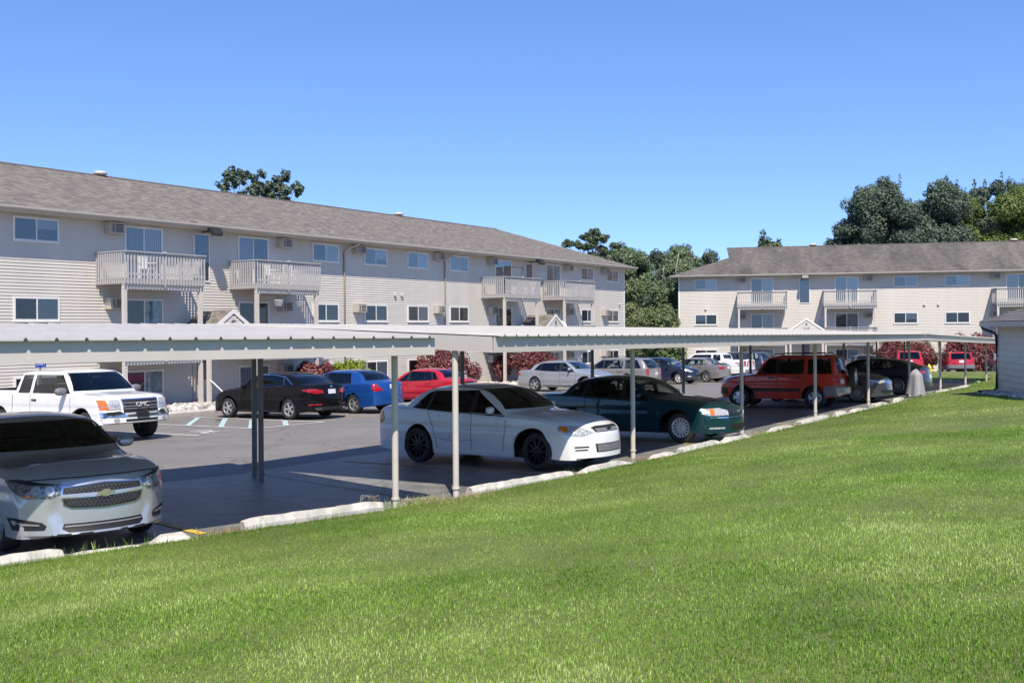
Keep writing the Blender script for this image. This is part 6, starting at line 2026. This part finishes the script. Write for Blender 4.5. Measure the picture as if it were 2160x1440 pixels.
gw = 'trees behind the buildings'
tree_at('maple_tree', 'tall dark blue green maple rising behind the far roof', 1918, 112, 356, 600, 7.2, 30, 2.0, 540, 95000, .165, LEAF['maple'], 4, group=gw, trunk_r=.4, clump_r=(.35, .85), limbs=24, shoots=60)
tree_at('maple_tree', 'lower dark maple bough left of the tall maple', 1822, 113, 430, 600, 3.2, 12, 1.3, 170, 22000, .165, LEAF['maple'], 5, group=gw, clump_r=(.3, .7), shoots=26)
tree_at('broadleaf_tree', 'bright green tree at the upper right corner behind the far roof', 2105, 116, 372, 600, 6.8, 26, 1.9, 440, 80000, .17, LEAF['green'], 6, group=gw, trunk_r=.4, clump_r=(.35, .85), limbs=22, shoots=34)
tree_at('maple_tree', 'dark treetop showing above the bright green tree', 2150, 130, 350, 560, 5.6, 14, 1.8, 240, 30000, .18, LEAF['maple'], 7, group=gw, clump_r=(.35, .8), shoots=40)
tree_at('maple_tree', 'slim dark treetop between the tall maple and the bright green tree', 2065, 128, 352, 580, 3.8, 18, 1.3, 230, 32000, .18, LEAF['maple'], 8, group=gw, clump_r=(.3, .6), shoots=30)
tree_at('broadleaf_tree', 'small rounded treetop at the left end of the far ridge trees', 1765, 115, 499, 560, 2.2, 7, 1.1, 80, 8000, .165, LEAF['maple'], 9, group=gw, clump_r=(.3, .6))
tree_at('pine_tree', 'small pine tip peeping over the far roof ridge', 1628, 108, 500, 560, 1.7, 6, .8, 60, 4200, .17, LEAF['pine'], 10, group=gw, clump_r=(.2, .45), elong=2.4, shoots=14)
# behind the long building
tree_at('broadleaf_tree', 'thin open tree behind the ridge of the long building', 527, 78, 345, 450, 4.2, 44, .42, 230, 5200, .19, LEAF['maple'], 11, group=gw, trunk_r=.20, clump_r=(.16, .34), limbs=60, shell=.15)
# between the buildings
X_, _, zt_ = at(1245, 478, 93)
tiers = [(.3, 0, .7), (-.5, .45, .9), (.9, .6, .8), (-1.5, 1.2, .9), (.2, 1.25, 1.1), (1.7, 1.5, .9), (-2.5, 2.1, .8), (-.8, 2.2, 1.2), (1.1, 2.3, 1.2), (2.3, 2.7, .9), (-1.9, 3.1, 1.1), (.5, 3.3, 1.4), (2.1, 3.6, 1.0),
         (-2.6, 4.1, 1.0), (-.6, 4.3, 1.5), (1.5, 4.7, 1.4), (-1.9, 5.2, 1.4), (.6, 5.6, 1.6), (2.4, 5.8, 1.1), (-.8, 6.6, 1.8), (1.4, 7.0, 1.6)]
pl = []
for a, b, c in tiers:
    for k in range(5):
        f = random.uniform(-1, 1)
        pl.append((a + f * c * .9, random.uniform(-1, 1) * c * .7, zt_ + 1.5 - .35 - b + random.uniform(-.22, .18) - .12 * abs(f) + .1 * f * (1 if a > 0 else -1), c * random.uniform(.3, .55), c * random.uniform(.3, .5), random.uniform(.16, .34)))
tree('pine_tree', 'scots pine with layered boughs behind the end of the long building', (X_, 93, -1.5), zt_, pl, 420, 30000, .11, LEAF['pine'], group=gw, trunk_r=.24, clump_r=(.14, .34), flat=.7, elong=3.0, limbs=60)
tree_at('broadleaf_tree', 'loose blue green tree right of the scots pine', 1330, 98, 497, 660, 2.6, 16, 1.0, 190, 22000, .15, LEAF['mid'], 13, group=gw, clump_r=(.25, .6))
tree_at('broadleaf_tree', 'rounded mid green tree midway between the two buildings', 1432, 104, 507, 680, 2.6, 13, 1.3, 200, 26000, .15, LEAF['mid'], 14, group=gw, clump_r=(.3, .7))
tree_at('broadleaf_tree', 'dark open tree beside the gable of the far building', 1510, 106, 512, 640, 2.2, 14, .9, 150, 14000, .15, LEAF['maple'], 15, group=gw, clump_r=(.25, .55))
tree_at('broadleaf_tree', 'slender blue green tree behind the bare trunks', 1385, 108, 514, 660, 1.5, 9, .8, 100, 9000, .15, LEAF['maple'], 16, group=gw, clump_r=(.25, .55))
bt = MB()
bx, by, _ = at(1395, 600, 97)
dead = thing('dead_tree', 'pale bare dead trunks between the two buildings', 'tree', (bx, by, -1.5), 0)
for (dx, zt, lean) in ((0, 10.6, .5), (.5, 9.8, -.2), (-.5, 9.0, -.9), (.9, 11.0, .8)):
    limb(bt, (dx, 0, 0), (dx + lean, .3, zt), .10, .03, .2, 7)
bt.build('trunk', M['bark_pale'], dead, smooth=True)
# dense shrubs under the trees
gs_ = 'shrubs between the buildings'
for i, (u, Y, vt, vl, hw, nl, lr, mk, lab) in enumerate((
        (1345, 84, 575, 760, 2.0, 9, 1.0, 'shrub', 'tall grey green shrub against the end corner of the long building'),
        (1395, 88, 560, 760, 2.2, 10, 1.1, 'mid', 'tall leafy shrub in the middle of the gap between the buildings'),
        (1350, 82, 640, 770, 1.7, 7, .9, 'shrub', 'low olive green bush at the end corner of the long building'),
        (1408, 83, 630, 780, 1.7, 8, .9, 'shrub', 'round bush before the corner of the far building'),
        (1375, 90, 600, 780, 1.8, 8, 1.0, 'mid', 'dark leafy bush behind the olive green bush'),
        (1425, 92, 575, 760, 1.6, 8, 1.0, 'mid', 'bush under the eave of the far building'))):
    tree_at('shrub', lab, u, Y, vt, vl, hw, nl, lr, 150, 14000, .125, LEAF[mk], 30 + i, group=gs_, cat='shrub', trunk_r=.08, clump_r=(.25, .55), elong=1.7)

# a neighbouring house seen in the gap
hb = thing('house', 'brown roofed house end showing left of the far building corner', 'house', (16.2, 104, -1.5), R(-13))
MB().box(-3.4, 4, 0, 8, 0, 4.9).build('wall', M['beige_trim'], hb)
rm_ = mesh('roof', [(-4.2, -.7, 4.8), (4.6, -.7, 4.8), (4.6, 4, 7.1), (-4.2, 4, 7.1), (4.6, 8.7, 4.8), (-4.2, 8.7, 4.8)], [(0, 1, 2, 3), (3, 2, 4, 5)], M['roof_f']); roof_uv(rm_, slope_map)
mobj('roof', rm_, hb)

# barberry and other bushes at the buildings -----------------------------------------------------------------
def bush(label, x, y, r, h, mk, leaves=7000, size=.075, nm='barberry_bush', spike=False):
    z0 = lot_z(x, y) + .03
    t = thing(nm, label, 'bush', (x, y, z0), 0, 'bushes along the buildings')
    m = MB()
    C = []; RR = []
    for k in range(26):
        a = RNG.uniform(0, 6.28); f = RNG.uniform(.1, 1) ** .5
        p = (r * .86 * f * math.cos(a), r * .86 * f * math.sin(a), h * (.25 + .68 * math.sqrt(max(0, 1 - (f * .92) ** 2)) * RNG.uniform(.6, 1.0)))
        limb(m, (RNG.uniform(-.2, .2), RNG.uniform(-.2, .2), 0), p, .022, .006, .4, 4)
        C.append(p); q = RNG.uniform(.2, .36) * r; RR.append((q, q, q * 1.1))
    for k in range(16):
        a = RNG.uniform(0, 6.28); p = (r * .95 * math.cos(a), r * .95 * math.sin(a), h * RNG.uniform(.12, .5)); C.append(p); q = RNG.uniform(.18, .3) * r; RR.append((q, q, q))
    m.build('stems', M['bark'], t)
    V, F, v = leaf_cloud(np.array(C), np.array(RR), leaves, size, elong=1.8, shell=.3)
    V[:, 2] = np.maximum(V[:, 2], .02)
    mobj('foliage', big_mesh('foliage', V, F, LEAF[mk], v), t)
    return t
def gbush(label, u, tq, r, h, mk, **kw):
    """bush on the site line q = tq seen in column u"""
    k = (u - 1080) / 2200
    a = P0 + NRM * tq
    s = (k * a[1] - a[0]) / (DIR[0] - k * DIR[1])
    p = xy(s, tq)
    return bush(label, p[0], p[1], r, h, mk, **kw)
gbush('dark red bush above the roof of the black saloon', 668, 23.6, 1.05, 1.75, 'red', leaves=6000)
gbush('yellow green bush beside the red one over the blue saloon', 738, 23.6, .95, 1.75, 'lime', leaves=6000, nm='green_bush')
gbush('large dark red bush behind the red saloon', 942, 23.6, 1.55, 2.2, 'red', leaves=9000)
gbush('round dark red bush behind the pale silver saloon', 1112, 23.4, 1.75, 2.35, 'red', leaves=9000)
for lab, u, v, Y, r, h in (('red bush behind the bright red sport utility car', 1902, 800, 76.4, 2.0, 2.7), ('red bush right of the red hatchback', 2048, 800, 74.9, 2.2, 2.65)):
    X, _, _ = at(u, v, Y)
    bush(lab, X, Y, r, h, 'red', leaves=9000, size=.10)
X, _, _ = at(1948, 760, 77.0)
bush('small green shrub between the two red cars', X, 77.0, .9, 2.3, 'shrub', leaves=2600, size=.10, nm='green_bush')
X, _, _ = at(1440, 760, 80); 

# lawn blades ---------------------------------------------------------------------------------------------------
from mathutils.geometry import tessellate_polygon
def in_poly(Pq, poly):
    x, y = Pq[:, 0], Pq[:, 1]; c = np.zeros(len(Pq), bool); n = len(poly); j = n - 1
    for i in range(n):
        xi, yi = poly[i]; xj, yj = poly[j]
        w = ((yi > y) != (yj > y)) & (x < (xj - xi) * (y - yi) / ((yj - yi) + 1e-12) + xi)
        c ^= w; j = i
    return c
LAWN = EDGE + right
def noise2(Pq, sc, seed):
    g = np.random.default_rng(seed); out = np.zeros(len(Pq))
    for k in range(7):
        a = g.uniform(0, 6.28); f = sc * g.uniform(.6, 1.9); ph = g.uniform(0, 6.28)
        out += np.sin((Pq[:, 0] * math.cos(a) + Pq[:, 1] * math.sin(a)) * f + ph + 1.1 * np.sin((Pq[:, 0] * math.sin(a) - Pq[:, 1] * math.cos(a)) * f * .7 + ph))
    return out / 7
def blades(Pq, zfun, hgt, wid, name, label, mat, lean=.55, n_seg=2, wet=None):
    n = len(Pq)
    z = zfun(Pq)
    a = RNG.uniform(0, 6.28, n)
    side_ = np.stack([np.cos(a), np.sin(a), np.zeros(n)], 1)
    la = a + math.pi / 2 + RNG.normal(0, .5, n)
    lean_v = np.stack([np.cos(la), np.sin(la), np.zeros(n)], 1) * (RNG.uniform(.05, 1, n) * lean)[:, None] + np.array([.10, .02, 0]) * noise2(Pq, 1.2, 5)[:, None]
    B0 = np.concatenate([Pq, z[:, None] - .008], 1)
    h = hgt[:, None]; w = wid[:, None]
    mid = B0 + (lean_v * .35 + np.array([0, 0, .62])) * h
    tip = B0 + (lean_v + np.array([0, 0, 1.0]) * (1 - .25 * np.linalg.norm(lean_v, axis=1, keepdims=True))) * h
    V = np.stack([B0 - side_ * w / 2, B0 + side_ * w / 2, mid + side_ * w * .42, mid - side_ * w * .42, tip], 1).reshape(-1, 3)
    i0 = (np.arange(n) * 5)[:, None]
    bent = np.hypot(Pq[:, 0], Pq[:, 1]) < 8.0
    T = np.concatenate([i0[bent] + np.array([[0, 1, 2]]), i0[bent] + np.array([[0, 2, 3]]), i0[bent] + np.array([[3, 2, 4]]), i0[~bent] + np.array([[0, 1, 4]])], 0)
    patch = noise2(Pq, 1.3, 3) * .5 + noise2(Pq, 3.4, 9) * .35
    v = np.clip(.44 + .70 * patch + .16 * noise2(Pq, .45, 77) + RNG.normal(0, .19, n), 0, 1)
    if wet is not None: v = np.clip(v - wet, 0, 1)
    return tag(mobj(name, big_mesh(name, V, T, mat, np.repeat(v, 5))), label, 'grass', kind='stuff')
gm_, nt, b_ = nodes('grass_blade')
at_ = N(nt, 'ShaderNodeAttribute', attribute_name='vary')
rp = N(nt, 'ShaderNodeValToRGB')
cr = rp.color_ramp
cr.elements[0].position = 0.0; cr.elements[0].color = (.078, .175, .009, 1)
cr.elements[1].position = 1.0; cr.elements[1].color = (.66, .74, .32, 1)
e_ = cr.elements.new(.35); e_.color = (.158, .305, .022, 1)
e_ = cr.elements.new(.68); e_.color = (.34, .49, .08, 1)
nt.links.new(at_.outputs['Fac'], rp.inputs[0]); nt.links.new(rp.outputs[0], b_.inputs['Base Color'])
b_.inputs['Roughness'].default_value = .5
tl = N(nt, 'ShaderNodeBsdfTranslucent'); nt.links.new(rp.outputs[0], tl.inputs[0])
mx = N(nt, 'ShaderNodeMixShader', ins={0: .28}); nt.links.new(b_.outputs[0], mx.inputs[1]); nt.links.new(tl.outputs[0], mx.inputs[2])
nt.links.new(mx.outputs[0], nt.nodes['Material Output'].inputs[0])
M['grass'] = gm_
pts = []
for (y0, y1, dens) in ((3.4, 6.0, 8200), (6.0, 9.0, 5200), (9.0, 13.0, 3200), (13.0, 20.0, 1500), (20.0, 34.0, 420), (34.0, 62.0, 150)):
    x0, x1 = -.56 * y1 - .5, .56 * y1 + .5
    n = int((x1 - x0) * (y1 - y0) * dens)
    q = np.stack([RNG.uniform(x0, x1, n), RNG.uniform(y0, y1, n)], 1)
    q = q[np.abs(q[:, 0]) < .545 * q[:, 1] + .7]
    q = q[in_poly(q, LAWN)]
    pts.append(q)
Q = np.concatenate(pts)
# keep clear of the garage
gq = (Q - np.array([gx, gy])) @ np.array([uy.x * side, uy.y * side]); gl_ = (Q - np.array([gx, gy])) @ np.array([ux.x, ux.y])
Q = Q[~((gq > -.30) & (gl_ > -.15))]
dist = np.hypot(Q[:, 0], Q[:, 1])
de, _ = edge_dist(Q)
hg = RNG.uniform(.016, .040, len(Q)) * (1 + .25 * noise2(Q, .9, 21)) * np.where(de < .25, 1.5, 1.0)
wd_ = np.clip(.0040 * (dist / 6.5), .0036, .03) * RNG.uniform(.7, 1.3, len(Q))
blades(Q, lawn_z, hg, wd_, 'grass', 'short mown lawn grass in the foreground', M['grass'], wet=np.clip(.30 * (1 - de / 2.2), 0, .30))  # blades turn darker towards the lawn edge
# longer tufts and weeds along the kerb blocks
n = 2600
seg = RNG.integers(2, len(EDGE_A) - 3, n); f = RNG.random(n)[:, None]
wq = EDGE_A[seg] * (1 - f) + EDGE_A[seg + 1] * f
wq = wq + RNG.normal(0, .10, (n, 2))
keep = noise2(wq, 2.3, 40) > -.12
wq = wq[keep]
blades(wq, lawn_z, RNG.uniform(.06, .17, len(wq)), RNG.uniform(.005, .009, len(wq)) * np.clip(np.hypot(wq[:, 0], wq[:, 1]) / 14, 1, 2.5), 'weeds', 'longer grass and weeds along the concrete wheel stops', M['grass'], lean=.8, wet=np.full(len(wq), .12))
# dry straw patches by the post feet
M['straw'] = foliage('straw', (.24, .16, .07), (.55, .44, .24), .2)
sp_ = []
for (x, y, r, k) in ((-1.15, 14.95, .55, 900), (-3.55, 12.75, .30, 420), (2.62, 19.75, .42, 520), (.95, 17.5, .25, 260), (-.55, 15.45, .3, 350)):
    sp_.append(np.array([x, y]) + RNG.normal(0, r * .55, (k, 2)))
for s in (17.4, 11.7, 13.9):
    sp_.append(xy(s, -.55) + RNG.normal(0, .22, (260, 2)))
sq_ = np.concatenate(sp_)
blades(sq_, lambda A: np.maximum(lot_z_np(A) + .02, np.where(in_poly(A, LAWN), lawn_z(A), -9)), RNG.uniform(.03, .09, len(sq_)), RNG.uniform(.006, .011, len(sq_)), 'straw', 'dry straw and dead grass around the post feet', M['straw'], lean=1.6)
# island grass
s_ = RNG.uniform(47, 61, 26000); q_ = RNG.uniform(-6, 6.6, 26000)
iq = np.array([P0 + DIR * a + NRM * b for a, b in zip(s_, q_)])
isq = [tuple(xy(*p)) for p in ((47.4, 2.2), (47.5, 6.4), (60.2, 5.8), (61.2, -5.8), (50.6, -5.8))]
iq = iq[in_poly(iq, isq)]
blades(iq, lambda A: lot_z_np(A) + .09, RNG.uniform(.05, .10, len(iq)), np.full(len(iq), .03), 'grass', 'grass island around the yellow hydrant', M['grass'])
